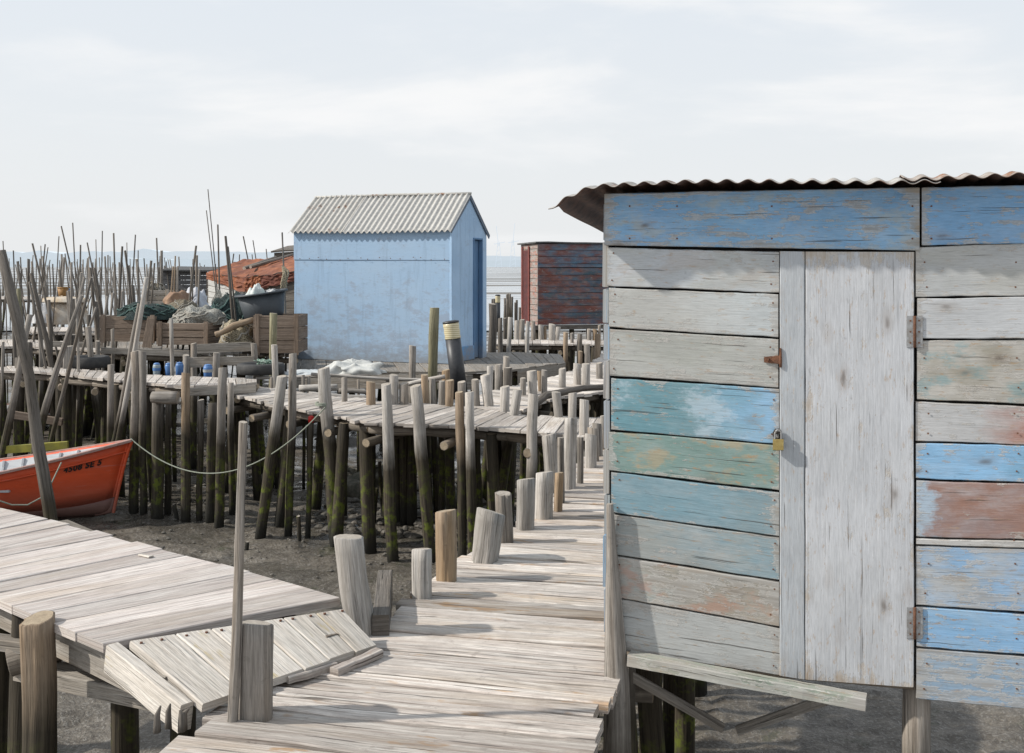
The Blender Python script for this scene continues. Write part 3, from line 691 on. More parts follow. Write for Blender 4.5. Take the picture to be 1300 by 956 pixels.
# L1: near left deck
z = .15
L1F = [P(-150, 700, z), P(-60, 728, z), P(0, 762, z), P(36, 778, z), P(84, 798, z), P(131, 818, z)]
L1F = [V((-4.6, 7.0, z)), V((-3.5, 6.05, z)), P(0, 762, z), P(36, 778, z), P(84, 798, z), P(131, 818, z)]
L1B = [V((-4.3, 7.9, z)), P(0, 645, z), P(100, 668, z), P(194, 696, z), P(300, 722, z), P(432, 760, z)]
root = empty('left_deck', (-2.4, 5.2, MUD), 'wide low deck of broad smooth grey planks at the lower left', 'deck')
mb = MB(); n = 19; cuts = [0]
for i in range(n): cuts.append(cuts[-1] + R.uniform(.75, 1.25))
cuts = [c / cuts[-1] for c in cuts]
for i in range(n):
    f0, f1 = cuts[i], cuts[i + 1]; a0, b0, a1, b1 = polyat(L1F, f0), polyat(L1F, f1), polyat(L1B, f0), polyat(L1B, f1)
    d0 = (a1 - a0).normalized(); e0 = R.uniform(-.012, .01); e1 = R.uniform(-.01, .012)
    g = (b0 - a0).normalized() * R.choice((.003, .005, .010, .016)); g2 = (b0 - a0).normalized() * R.choice((.002, .004, .006)); dz = V((0, 0, R.uniform(-.004, .005)))
    if i == n - 1: e0 = 0
    rail(mb, a0 + d0 * e0 + g + dz, a1 + d0 * e1 + g2 + dz, b0 + d0 * e0 + dz, b1 + d0 * e1 + dz, (0, 0, 1), .038, 16, .004, .004, None, .006)
mb.build('planking', M['deck2'], root, (-2.4, 5.2, z))
def part(root, name, fn, mats, origin, label=None):
    mb = MB(); fn(mb); o = mb.build(name, mats, root, origin); tag(o, label); return o
ed = (L1F[5] - L1F[2]).normalized()
inn = V((.62, .69, 0)).normalized()
A = L1F[1] + inn * .09; Bq = L1F[5] + inn * .09 + ed * .34
part(root, 'stringer', lambda mb: beam(mb, (A.x, A.y, .10), (Bq.x, Bq.y, .085), .06, .13, seg=10), M['beamlight'], (A.x, A.y, .08))
part(root, 'stringer', lambda mb: beam(mb, (A.x + .7, A.y + .62, .10), (Bq.x + .55, Bq.y + .42, .10), .06, .13, seg=10), M['beam'], (A.x + .7, A.y + .6, .08))
part(root, 'crossbeam', lambda mb: beam(mb, P(60, 838, -.12) + V((-.1, 0, 0)), P(230, 880, -.12), .13, .07, seg=6), M['beamlight'], tuple(P(60, 838, -.12)))
part(root, 'crossbeam', lambda mb: tube(mb, [V((-1.9, 5.6, -.03)), V((-1.93, 5.0, -.03)), P(12, 840, -.1)], [.07, .07, .065], 14, 2), [M['beam'], M['endtan']], (-1.9, 5.6, -.03))
part(root, 'crossbeam', lambda mb: beam(mb, P(-60, 800, -.0), P(60, 815, -.0), .08, .05, seg=4), M['beamlight'], tuple(P(-60, 800, 0)))
for (x, y, r) in [(-2.5, 5.3, .07), (-2.0, 5.7, .07), (-1.2, 5.0, .07), (-1.6, 5.35, .06), (-3.3, 6.1, .07), (-2.9, 6.6, .07), (-2.2, 4.95, .06), (-3.9, 6.9, .07)]:
    part(root, 'pile', lambda mb: tube(mb, [V((x, y, MUD - .1)), V((x, y, -.6)), V((x + .02, y, .10))], [r * 1.1, r, r], 16, 3, .08), [M['wet'], M['endtan']], (x, y, MUD))
single('wood_chip', 'small pale wood chip lying on the left deck planks', 'wood chip', lambda mb: beam(mb, P(178, 702, .165), P(192, 705, .165), .03, .008, jit=.006), M['ramp'], tuple(P(185, 703, .165)))
# ramp
root = empty('ramp', (-1.0, 4.45, 0), 'small sloping ramp of pale new boards from the left deck down to the walkway', 'ramp')
TL, TR, BR, BL = V((-1.53, 4.42, .148)), V((-.735, 4.83, .150)), V((-.565, 4.66, .05)), V((-1.12, 4.02, .05))
mb = MB(); n = 6; cc = [0, .2, .36, .55, .70, .86, 1.0]
for i in range(n):
    a0, a1 = TL.lerp(TR, cc[i]), BL.lerp(BR, cc[i]); b0, b1 = TL.lerp(TR, cc[i + 1]), BL.lerp(BR, cc[i + 1]); dd = (a1 - a0).normalized(); e = R.uniform(-.015, .02)
    rail(mb, a0, a1 + dd * e, b0 - (b0 - a0).normalized() * .004, b1 + dd * e - (b1 - a1).normalized() * .004, (.1, .1, 1), .03, 8, .003, .004, None, .004)
mb.build('planking', M['ramp'], root, tuple(TL))
part(root, 'side_beam', lambda mb: beam(mb, TL + V((-.06, -.03, .0)), BL + V((-.07, .02, .0)), .055, .11, seg=8), M['ramp'], tuple(TL))
M['nail'] = simple('rusty_nail', (.16, .07, .04), .8)
for (u, v) in [(c + o, w) for c in (0, .2, .36, .55, .70, .86) for o in (.03, .12) for w in (.06,)]:
    p = TL.lerp(TR, min(u, .98)).lerp(BL.lerp(BR, min(u, .98)), v); mb = MB(); lathe(mb, p + V((0, 0, .0)), [(.006, 0), (.006, .006)], 8); mb.build('nail', M['nail'], root, tuple(p))
for (p0, p1, w, lb) in [(P(424, 862, .0), P(482, 838, .0), .05, 'longer pale offcut lying at the foot of the ramp'), (P(362, 872, 0), P(424, 852, 0), .055, 'darker broken offcut lying at the lower corner of the ramp')]:
    single('wood_offcut', lb, 'offcut', lambda mb: beam(mb, p0 + V((0, 0, .045)), p1 + V((0, 0, .045)), w, .028, seg=8, jit=.014), M['deck'], tuple(p0))
single('timber_block', 'dark square timber end beside the thick pale post at the deck corner', 'timber', lambda mb: beam(mb, P(484, 779, .10) + V((0, -.02, 0)), P(484, 770, .10) + V((-.05, .6, 0)), .075, .15, seg=4), M['dark'], tuple(P(484, 779, .1)))
def charred(mb):
    c = V((-1.22, 3.98, .03))
    for k in range(4):
        a = c + V((R.uniform(-.06, .06), R.uniform(-.03, .03), 0)); tube(mb, [a - V((0, 0, .05)), a + V((0, 0, .01)), a + V((R.uniform(-.02, .02), 0, R.uniform(.02, .05)))], [.014, .011, .003], 7, 2, .3)
single('splintered_stump', 'small splintered black and rusty stump end at the lower edge of the ramp', 'stump', charred, [M['dark'], M['end']], (-1.22, 3.98, -.1))

# ------------------------------------------------------------------ the front shack
def WD(px): return 4.603 / (1 + .268 * (px - CX) / F)
def WP(px, py, out=0.0):
    d = WD(px); p = AT(px, py, d); return p + WN * out
WN = V((-.2588, -.9659, 0)); WS = V((.9659, -.2588, 0)); WB = V((.2588, .9659, 0))
C0 = AT(770, 400, WD(770)); C0.z = 0
shack = empty('fishing_shack', (C0.x, C0.y, 0), 'nearest shack of patched blue, teal, white and red boards with a padlocked grey door', 'shack')
wh = (.45, .475, .50); blu = (.16, .30, .48); blu2 = (.225, .40, .59); teal = (.15, .285, .33); tealg = (.19, .285, .26); gr = (.37, .38, .37)
def wallboard(px0, px1, yTL, yTR, yBL, yBR, mat, label, th=.024, out=0.0, name='wall_board', xb0=None, xb1=None, jit=.0035):
    xb0 = px0 if xb0 is None else xb0; xb1 = px1 if xb1 is None else xb1
    mb = MB(); rail(mb, WP(px0, yTL, out), WP(px1, yTR, out), WP(xb0, yBL, out), WP(xb1, yBR, out), WN, th, 26, jit, .003, None, .0035)
    o = mb.build(name, mat, shack, tuple(WP(px0, yTL))); tag(o, label); return o
pm = paint
FB = ((.25, .225, .19), (.40, .38, .345))
wallboard(768, 1167, 246, 238, 311.5, 318, pm('paint_fascia', blu2, (.18, .34, .54), .62, FB, fleck=.5, c3=(.36, .38, .36), c3amt=.6), 'blue painted top board with a worn grey streak along its middle', .028, .012)
wallboard(1170, 1420, 238, 232, 311.5, 307, pm('paint_fascia_b', (.20, .37, .58), None, .72, FB, fleck=.5, c3=(.36, .36, .33), c3amt=.6), 'brighter blue top board right of the door', .028, .012)
P_ = [
 (771, 989, 314, 319.5, 363, 371.5, dict(c1=wh, c2=(.40, .41, .40), cov=.80, c3=(.36, .31, .27), c3amt=.35), 'grey-white board directly under the blue top board'),
 (773, 988, 365.5, 374, 415.5, 428, dict(c1=(.43, .43, .41), c2=(.46, .49, .50), cov=.74, split=(.28, .6)), 'grey-white board, second under the top board'),
 (774, 988, 418, 430.5, 477, 491.5, dict(c1=(.38, .385, .355), c2=(.42, .42, .40), cov=.66), 'plain grey board with the small rusty hasp'),
 (776, 989, 480, 494, 545.5, 563.5, dict(c1=teal, c2=(.26, .43, .60), cov=.76, split=(.34, .62), c3=(.42, .50, .55), c3amt=.6), 'teal board turning bright blue toward the door'),
 (773, 989, 548, 566, 597, 622.5, dict(c1=tealg, c2=(.20, .29, .27), cov=.74, fleck=.9, c3=(.42, .31, .18), c3amt=.55), 'green teal board with tan flecks'),
 (776, 989, 600, 625, 650.5, 680.5, dict(c1=(.19, .30, .35), c2=(.32, .34, .33), cov=.80, split=(.45, .75)), 'dull blue-grey board below the green one'),
 (777, 989, 653, 683, 703, 737, dict(c1=(.32, .34, .33), c2=(.22, .31, .35), cov=.75), 'grey board with faint blue remains'),
 (777, 989, 705.5, 739.5, 757, 795, dict(c1=(.34, .31, .26), c2=(.36, .38, .36), cov=.5, c3=(.42, .23, .17), c3amt=.5), 'bare tan-grey board, second from the bottom'),
 (780, 990, 759.5, 798, 825, 858, dict(c1=(.43, .44, .43), c2=(.38, .38, .36), cov=.7), 'light grey bottom board with a split edge'),
]
for i, b in enumerate(P_): wallboard(*b[:6], pm('paint_left_%d' % i, **b[6]), b[7], out=R.uniform(-.002, .004))
Q_ = [
 (314, 309, 377, 375, dict(c1=(.42, .43, .43), c2=(.38, .38, .36), cov=.74), 'grey board right of the door, under the blue top board'),
 (379, 377, 430, 429.5, dict(c1=(.46, .47, .48), cov=.80), 'pale grey board level with the upper hinge'),
 (432, 431.5, 507, 513, dict(c1=(.44, .42, .385), c2=(.30, .28, .235), cov=.68, c3=(.13, .30, .34), c3amt=.45, fleck=.8), 'peeling cream board with a turquoise patch'),
 (510, 516, 560, 564, dict(c1=(.45, .45, .45), c2=(.34, .17, .13), cov=.72, split=(.20, .40)), 'white board turning red-brown at its right end'),
 (562.5, 567, 607, 612, dict(c1=(.25, .44, .64), c2=(.16, .32, .42), cov=.78, split=(.25, .45)), 'bright sky blue board'),
 (610, 614.5, 681, 684, dict(c1=(.36, .44, .52), c2=(.28, .165, .13), cov=.80, split=(.03, .08)), 'red-brown board with pale blue at its left end'),
 (683.5, 686.5, 691, 695, dict(c1=(.48, .47, .45), cov=.68), 'very narrow whitish strip below the red-brown board'),
 (693, 697.5, 768, 777, dict(c1=(.25, .40, .58), c2=(.38, .38, .37), cov=.58), 'grey board with patches of blue'),
 (770.5, 780, 820.5, 831, dict(c1=(.23, .41, .62), c2=(.26, .40, .54), cov=.68, fleck=.7), 'worn mid blue board by the lower hinge'),
 (823, 834, 887, 900, dict(c1=(.27, .38, .50), c2=(.40, .40, .38), cov=.58), 'lowest grey-blue board right of the door'),
]
for i, b in enumerate(Q_):
    x0 = 1163 + R.uniform(-1, 1.5); k = 265 / 135.
    wallboard(x0, 1420, b[0], b[0] + (b[1] - b[0]) * 1.9, b[2], b[2] + (b[3] - b[2]) * 1.9, pm('paint_right_%d' % i, **b[4]), b[5], out=R.uniform(-.002, .004))
# door: one narrow and one wide panel
door = None
def uvswap(mb):
    for i in range(len(mb.uv)): pass
def vboard(mb, x0, x1, y0a, y0b, y1a, y1b, out, th=.024):
    rail(mb, WP(x0, y0a, out), WP(x0, y1a, out), WP(x1, y0b, out), WP(x1, y1b, out), WN, th, 30, .002, .003, None, .003)
dmat = pm('paint_door', (.50, .51, .53), (.455, .465, .48), .78, ((.32, .26, .20), (.46, .40, .33)), fleck=.55)
mb = MB(); vboard(mb, 1022.5, 1160, 319.5, 320, 862, 872, .006); door = mb.build('door', dmat, shack, tuple(WP(1160, 600))); tag(door, 'grey painted plank door with vertical grain')
mb = MB(); vboard(mb, 990, 1021.5, 319, 319.5, 857, 862, .006); tag(mb.build('door_post_board', pm('paint_door_b', (.42, .44, .46), (.38, .40, .42), .95, ((.32, .28, .23), (.44, .40, .34))), shack, tuple(WP(990, 600))), 'narrow grey upright board at the lock side of the door')
steel = simple('galvanised_steel', (.36, .37, .38), .5, (.24, .22, .20), 60, .6, .2)
rust = simple('rusty_iron', (.22, .10, .055), .85, (.11, .055, .035), 50, .2, .6)
for (yc, h, nm) in ((421, 40, 'upper'), (790, 40, 'lower')):
    mb = MB(); s = WD(1160) / F
    for (xa, xb) in ((1151, 1160), (1162, 1171)):
        rail(mb, WP(xa, yc - h / 2, .0095), WP(xb, yc - h / 2, .0095), WP(xa, yc + h / 2, .0095), WP(xb, yc + h / 2, .0095), WN, .003, 2, 0, .001, 0, 0)
    hg = mb.build('hinge', steel, door, tuple(WP(1161, yc))); tag(hg, nm + ' grey steel hinge')
    mb = MB(); lathe(mb, WP(1161, yc + h / 2, .012), [(.0055, 0), (.0055, h * s)], 10)
    for k in range(6):
        xx = (1155.5, 1166.5)[k % 2]; lathe(mb, WP(xx, yc - 14 + 14 * (k // 2), .009), [(.0035, 0), (.0035, .003)], 8, WN)
    mb.build('hinge_pin', rust, door, tuple(WP(1161, yc)))
# hasp
mb = MB(); rail(mb, WP(970, 453, .006), WP(992, 451, .012), WP(970, 460, .006), WP(992, 462, .012), WN, .004, 3, .001, .001, 0, 0); lathe(mb, WP(991, 466, .012), [(.005, 0), (.006, .02), (.004, .07), (.003, .075)], 8); lathe(mb, WP(975, 457, .012), [(.008, 0), (.008, .004)], 8, WS)
tag(mb.build('hasp', rust, shack, tuple(WP(980, 456))), 'small rusty barrel bolt by the door edge')
mb = MB(); wire(mb, [WP(987 + 5 * math.sin(a), 550 - 6 * math.cos(a), .018) for a in [k * .5 for k in range(13)]], .004); wire(mb, [WP(984, 549, .004), WP(986, 548, .02), WP(990, 549, .024)], .006)
tag(mb.build('lock_staple', simple('dark_iron', (.05, .04, .035), .7), shack, tuple(WP(987, 550))), 'dark twisted iron staple')
lock = empty('padlock', tuple(WP(988, 563, .035)), 'small old brass padlock hanging at the door edge of the nearest shack', 'padlock')
brass = simple('old_brass', (.42, .33, .13), .45, (.30, .22, .08), 80, .7, .2)
mb = MB(); rail(mb, WP(981.5, 556, .040), WP(995, 556, .040), WP(981.5, 570, .040), WP(995, 570, .040), WN, .022, 3, 0, .003, 0, 0); mb.build('lock_body', brass, lock, tuple(WP(988, 563, .03)))
mb = MB(); wire(mb, [WP(984, 557, .03)] + [WP(988 + 4 * math.cos(a), 549 - 4.5 * math.sin(a), .03) for a in [math.pi - k * math.pi / 8 for k in range(9)]] + [WP(992, 557, .03)], .0035); mb.build('shackle', steel, lock, tuple(WP(988, 550, .03)))
# nails
_lathe = lathe
def lathe(mbx, c, prof, n=8, axis=(0, 0, 1)):
    q = MB(); _lathe(q, c, prof, n, axis); q.build('nail', rust, shack, tuple(c))
mb = None
for b in P_:
    for xx in (b[0] + 8, b[1] - 8):
        for q in (.2, .8):
            f = (xx - b[0]) / (b[1] - b[0]); y0 = b[2] + (b[3] - b[2]) * f; y1 = b[4] + (b[5] - b[4]) * f; lathe(mb, WP(xx + R.uniform(-3, 3), y0 + (y1 - y0) * q + R.uniform(-3, 3), .002), [(.0034, 0), (.0034, .0016)], 8, WN)
for b in Q_:
    for xx in (1176, 1290): lathe(mb, WP(xx + R.uniform(-3, 3), b[0] * .7 + b[2] * .3, .002), [(.0034, 0), (.0034, .0016)], 8, WN); lathe(mb, WP(xx + R.uniform(-3, 3), b[0] * .2 + b[2] * .8, .002), [(.0034, 0), (.0034, .0016)], 8, WN)
for xx in (800, 860, 980, 1158, 1182): lathe(mb, WP(xx, 262, .012), [(.0036, 0), (.0036, .0018)], 8, WN); lathe(mb, WP(xx, 303, .012), [(.0036, 0), (.0036, .0018)], 8, WN)
lathe = _lathe
# body behind the boards: frame, side wall boards, back, floor
H0, H1 = .06, 1.93; LEN = 2.35; DEP = 2.2
CL = AT(770, 400, WD(770)); CL.z = 0; CL = CL - WN * .03
def SP(u, v, z): return CL + WS * u + WB * v + V((0, 0, z))
mb = MB(); 
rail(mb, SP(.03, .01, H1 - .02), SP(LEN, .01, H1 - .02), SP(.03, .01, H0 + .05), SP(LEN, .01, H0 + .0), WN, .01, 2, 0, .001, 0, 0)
mb.build('gap_shade_sheet', M['gapshade'], shack, tuple(CL))  # dark sheet added so the gaps between wall boards look shaded
zs = [H1 - .02]; k = 0
while zs[-1] > .15: zs.append(zs[-1] - R.uniform(.14, .22))
for i in range(len(zs) - 1):
    mb = MB(); ft = zs[i]; fb = zs[i + 1]
    drop = .1 / DEP
    cov = [(blu, .6), (gr, .6), (teal, .6), (blu2, .7), (wh, .7)][i % 5]
    out = R.uniform(.0, .012)
    rail(mb, SP(-.012 - out, -.004 - R.uniform(0, .02), ft - .004), SP(-.012 - out, DEP, ft - .004 - (.1 if i == 0 else 0)), SP(-.012 - out, -.004 - R.uniform(0, .02), fb + .004), SP(-.012 - out, DEP, fb + .004), -WS, .024, 14, .004, .003, None, .004)
    tag(mb.build('side_board', pm('paint_side_%d' % i, cov[0], (.24, .36, .5), cov[1] + .3), shack, tuple(SP(0, 0, ft))), 'board %s on the side wall facing the walkway' % ['blue and worn', 'grey', 'teal', 'sky blue', 'whitish'][i % 5] if i < 5 else None)
mb = MB()
for i in range(10): z0 = H1 - .15 - i * .18; rail(mb, SP(LEN, DEP, z0), SP(0, DEP, z0), SP(LEN, DEP, z0 - .17), SP(0, DEP, z0 - .17), WB, .022, 8, .003, .003)
for i in range(10): z0 = H1 - .06 - i * .18; rail(mb, SP(LEN, 0, z0), SP(LEN, DEP, z0), SP(LEN, 0, z0 - .17), SP(LEN, DEP, z0 - .17), WS, .022, 8, .003, .003)
mb.build('rear_wall', M['grey'], shack, tuple(SP(1, 1, 0)))
mb = MB(); rail(mb, SP(0.02, 0.02, .06), SP(LEN - .02, .02, .06), SP(.02, DEP - .02, .06), SP(LEN - .02, DEP - .02, .06), (0, 0, 1), .04, 4); mb.build('floor_boards', M['beam'], shack, tuple(SP(1, 1, 0)))
for i, (u, v) in enumerate(((.05, .08), (1.2, .08), (2.2, .08), (.1, 2.0), (2.2, 2.0))):
    mb = MB(); tube(mb, [SP(u, v, MUD - .1), SP(u, v, -.5), SP(u, v, .03)], [.06, .055, .05], 14, 3, .08); mb.build('support_post', [M['grey'], M['end']], shack, tuple(SP(u, v, 0)))
mb = MB(); tube(mb, [AT(784, 1010, 4.46), AT(783, 867, 4.46), AT(776, 690, 4.47), AT(774, 640, 4.47)], [.062, .052, .020, .014], 20, 4, .08, 2); tag(mb.build('corner_post', [M['grey'], M['end']], shack, tuple(AT(784, 900, 4.46))), 'grey rounded corner post widening toward its foot')
mb = MB(); beam(mb, AT(799, 829, 4.44), AT(1100, 884, 4.10), .06, .045, seg=20, jit=.008); tag(mb.build('sill_plank', pm('paint_sill', (.27, .31, .26), (.40, .37, .31), .6), shack, tuple(AT(799, 829, 4.44))), 'worn greenish sill plank sloping under the wall')
mb = MB(); beam(mb, SP(.05, .05, .0), SP(.45, .3, -.3), .03, .04); beam(mb, SP(.9, .05, -.02), SP(.5, .3, -.3), .03, .04); mb.build('brace', M['beamlight'], shack, tuple(SP(.5, .1, 0)))
# corrugated roof
def corr(name, fn, nu, nv, mat, parent, thick=.003, label=None, org=None):
    vs = []; fs = []; uv = []
    for i in range(nu + 1):
        for j in range(nv + 1): vs.append(fn(i / nu, j / nv))
    for i in range(nu):
        for j in range(nv): a = i * (nv + 1) + j; fs.append((a, a + nv + 1, a + nv + 2, a + 1)); uv.append(((i / nu * 2, j / nv * 2), ((i + 1) / nu * 2, j / nv * 2), ((i + 1) / nu * 2, (j + 1) / nv * 2), (i / nu * 2, (j + 1) / nv * 2)))
    mb = MB(); mb.add(vs, fs, uv, R.random(), 0, True); o = mb.build(name, mat, parent, org)
    sm = o.modifiers.new('thickness', 'SOLIDIFY'); sm.thickness = thick; sm.offset = -1; tag(o, label); return o
def roofmat(name, top, top2, rustamt, under=True):
    m = NT(name); tc = m.n('ShaderNodeTexCoord').outputs['Object']; geo = m.n('ShaderNodeNewGeometry')
    n1 = m.noise(tc, 5, 6, .7); n2 = m.noise(tc, 22, 5, .7)
    col = m.mix(m.step(n2, .35, .65), top2 + (1,), top + (1,))
    ru = m.mix(m.step(n2, .4, .6), (.10, .042, .022, 1), (.27, .12, .055, 1))
    f = m.step(n1, .66 - rustamt * .4, .74 - rustamt * .4)
    col = m.mix(f, col, ru)
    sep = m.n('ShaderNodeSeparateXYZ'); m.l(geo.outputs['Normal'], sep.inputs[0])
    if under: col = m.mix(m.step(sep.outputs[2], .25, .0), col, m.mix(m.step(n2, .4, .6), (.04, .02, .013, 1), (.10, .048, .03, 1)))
    m.l(col, m.b.inputs['Base Color']); m.b.inputs['Roughness'].default_value = .75; m.l(m.bump(n2, .3, .006), m.b.inputs['Normal']); return m.m
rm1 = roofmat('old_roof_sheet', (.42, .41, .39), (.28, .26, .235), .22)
pitch = .079; CW = 2 * math.pi / pitch
def roof_fn(u0, u1, v0, v1, zoff, droop):
    def fn(a, b):
        u = u0 + (u1 - u0) * a; v = v0 + (v1 - v0) * b
        z = 1.972 + zoff - .062 * v + .0075 * math.sin(u * CW)
        z += .006 * noise.noise(V((u * 2, v * 2, 5)))
        if v < 0: z -= .030 * (v / v0) ** 1.3 * (1 + .35 * noise.noise(V((u * 1.3, 0, 9)))) - .014
        if droop and u < .0: z -= .10 * min(1, (-u / .22)) ** 1.6 * (1 - .0 * b)
        v += .008 * noise.noise(V((u * 6, 0, 1))) if b < .05 else 0
        return CL + WS * u + WB * v + V((0, 0, z))
    return fn
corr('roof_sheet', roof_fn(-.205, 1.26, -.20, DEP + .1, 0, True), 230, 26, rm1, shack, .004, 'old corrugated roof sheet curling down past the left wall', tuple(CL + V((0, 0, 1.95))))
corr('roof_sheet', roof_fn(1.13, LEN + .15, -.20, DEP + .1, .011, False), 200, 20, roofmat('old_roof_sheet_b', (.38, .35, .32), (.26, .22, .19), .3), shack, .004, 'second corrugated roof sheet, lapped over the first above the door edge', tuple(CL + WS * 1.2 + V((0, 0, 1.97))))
for i, v in enumerate((.05, .85, 1.6, 2.1)):
    mb = MB(); beam(mb, SP(-.02 + .05 * (i % 2), v, 1.955 - .062 * v), SP(LEN, v, 1.955 - .062 * v), .05, .04); mb.build('rafter', M['dark'], shack, tuple(SP(0, v, 1.9)))

# ------------------------------------------------------------------ the blue hut
BF = AT(573, 463, 18.5); BF.z = 0.0
ps = math.radians(20); hS = V((-math.cos(ps), math.sin(ps), 0)); hB = V((math.sin(ps), math.cos(ps), 0)); hN = -hB
HW = 3.02; HD = 1.62; EZ = 2.28; RZ = 2.89
def HP(u, v, z): return BF + hS * u + hB * v + V((0, 0, z))
hut = empty('blue_hut', tuple(BF), 'light blue gabled hut with a corrugated roof on the platform at centre', 'hut')
def blue_mat(name, c, c2, grime=.5, vert=False, low=True):
    m = NT(name); tc = m.n('ShaderNodeTexCoord').outputs['Object']; geo = m.n('ShaderNodeNewGeometry').outputs['Position']
    n1 = m.noise(geo, 1.1, 5, .6, (1, 1, 2)); n2 = m.noise(geo, 9, 5, .75, (1, 1, .5) if vert else (.5, .5, 2)); n3 = m.noise(geo, 6, 7, .8, (.5, .5, 1.0))
    col = m.mix(m.step(n1, .35, .65), c2 + (1,), c + (1,))
    sep = m.n('ShaderNodeSeparateXYZ'); m.l(geo, sep.inputs[0])
    lw = m.math('ADD', m.math('MULTIPLY', m.step(sep.outputs[2], 1.7, .1), .13 if low else .02), n3)
    col = m.mix(m.math('MULTIPLY', m.step(lw, .56, .66), grime), col, (.27, .29, .34, 1))
    col = m.mix(m.math('MULTIPLY', m.step(n2, .58, .72), grime * .5), col, (.16, .22, .30, 1))
    st = m.noise(geo, 1, 5, .7, (11, 11, .9)); col = m.mix(m.math('MULTIPLY', m.step(st, .53, .68), .38), col, (.21, .28, .37, 1))
    sq = m.noise(geo, 30, 4, .8); col = m.mix(m.math('MULTIPLY', m.step(sq, .64, .70), .5), col, (.12, .12, .13, 1))
    foot = m.math('MULTIPLY', m.step(m.math('SUBTRACT', sep.outputs[2], m.math('MULTIPLY', n3, .5)), .05, -.25), .7); col = m.mix(foot, col, (.20, .20, .20, 1))
    m.l(col, m.b.inputs['Base Color']); m.b.inputs['Roughness'].default_value = .7; m.b.inputs['Specular IOR Level'].default_value = .2
    m.l(m.bump(m.math('ADD', n2, n3), .25, .01), m.b.inputs['Normal']); return m.m
bA = blue_mat('blue_paint', (.315, .45, .61), (.34, .46, .60), .5); bB = blue_mat('blue_paint_gable', (.40, .56, .745), (.35, .505, .69), .3, True, False); bD = blue_mat('dark_blue_paint', (.12, .22, .37), (.09, .18, .31), .3, True, False)  # gable blue is lightened to offset the shade on that side
def hpart(name, fn, mat, label=None, parent=None):
    mb = MB(); fn(mb); o = mb.build(name, mat, parent or hut, tuple(BF)); tag(o, label); return o
ys = EZ - .50
hpart('front_wall', lambda mb: rail(mb, HP(HW, 0, ys), HP(0, 0, ys), HP(HW, 0, .01), HP(0, 0, .01), hN, .02, 10, .003, .003, None, .004), bA, 'large blue panel of the long wall, scuffed near its foot')
hpart('front_wall', lambda mb: rail(mb, HP(HW + .005, -.012, EZ), HP(.01, -.012, EZ), HP(HW + .005, -.012, ys - .015), HP(.01, -.012, ys - .03), hN, .02, 12, .004, .003, None, .006), bA, 'upper blue strip of the long wall')
for k in range(15):
    pn = HP(.12 + k * .2 + R.uniform(-.04, .04), -.034, ys - .005 + R.uniform(-.02, .03)); mb = MB(); lathe(mb, pn, [(.009, 0), (.009, .004)], 8, hN); mb.build('nail', M['nail'], hut, tuple(pn))
def drips(mb):
    for k in range(12):
        u = R.uniform(.2, HW - .1); w = R.uniform(.004, .012); h = R.uniform(.08, .35); rail(mb, HP(u + w, -.0225, ys - .03), HP(u, -.0225, ys - .03), HP(u + w * .5, -.0225, ys - .03 - h), HP(u, -.0225, ys - .03 - h), hN, .001, 3, .002, .0005)
# gable on the right with its door opening
dx0, dx1, dz = 1.0, 1.37, 2.12
def gable(mb):
    bw = [0, .2, .41, .62, .82, 1.0]
    def roofz(v): return EZ + (RZ - EZ) * (1 - abs(v - HD / 2) / (HD / 2)) - .01
    for i in range(len(bw) - 1):
        v0, v1 = bw[i], bw[i + 1] - .003
        rail(mb, HP(0, v0, roofz(v0)), HP(0, v0, .0), HP(0, v1, roofz(v1)), HP(0, v1, .0), -hS, .02, 10, .001, .002, None, .003)
    for (v0, v1) in ((1.003, dx1 * .5 + .5), (dx1 * .5 + .503, dx1)):
        rail(mb, HP(0, v0, roofz(v0)), HP(0, v0, dz), HP(0, v1, roofz(v1)), HP(0, v1, dz), -hS, .02, 4, .001, .002, None, .002)
    rail(mb, HP(0, dx1 + .003, roofz(dx1)), HP(0, dx1 + .003, 0), HP(0, HD, roofz(HD)), HP(0, HD, 0), -hS, .02, 10, .001, .002, None, .003)
hpart('gable_wall', gable, bB, 'brighter blue gable wall of upright boards')
def plainwall(mb):
    rail(mb, HP(0, HD, EZ), HP(HW, HD, EZ), HP(0, HD, 0), HP(HW, HD, 0), hB, .02, 4)
    for i in range(8):
        v0 = i * HD / 8; v1 = v0 + HD / 8 - .003; zz = lambda v: EZ + (RZ - EZ) * (1 - abs(v - HD / 2) / (HD / 2)) - .01
        rail(mb, HP(HW, v0, zz(v0)), HP(HW, v0, 0), HP(HW, v1, zz(v1)), HP(HW, v1, 0), hS, .02, 3)
hpart('rear_wall', plainwall, bB)
dr = hpart('door', lambda mb: [rail(mb, HP(.06, dx0 + i * .093, dz - .01), HP(.06, dx0 + i * .093, .02), HP(.06, dx0 + i * .093 + .09, dz - .01), HP(.06, dx0 + i * .093 + .09, .02), -hS, .02, 5, .001, .003) for i in range(4)], bD, 'dark blue plank door set back in the gable')
hpart('door_frame', lambda mb: (rail(mb, HP(-.02, dx0 - .03, dz + .03), HP(-.02, dx0 - .03, 0), HP(-.02, dx0, dz + .03), HP(-.02, dx0, 0), -hS, .075, 4, 0), rail(mb, HP(-.02, dx1, dz + .03), HP(-.02, dx1, 0), HP(-.02, dx1 + .03, dz + .03), HP(-.02, dx1 + .03, 0), -hS, .075, 4, 0), rail(mb, HP(-.021, dx0, dz + .03), HP(-.021, dx1, dz + .03), HP(-.021, dx0, dz), HP(-.021, dx1, dz), -hS, .075, 2, 0)), bD)
hpart('corner_trim', lambda mb: rail(mb, HP(-.024, -.0345, EZ - .02), HP(-.024, -.0345, 0), HP(.018, -.0345, EZ - .02), HP(.018, -.0345, 0), hN, .02, 6, .001), bB)
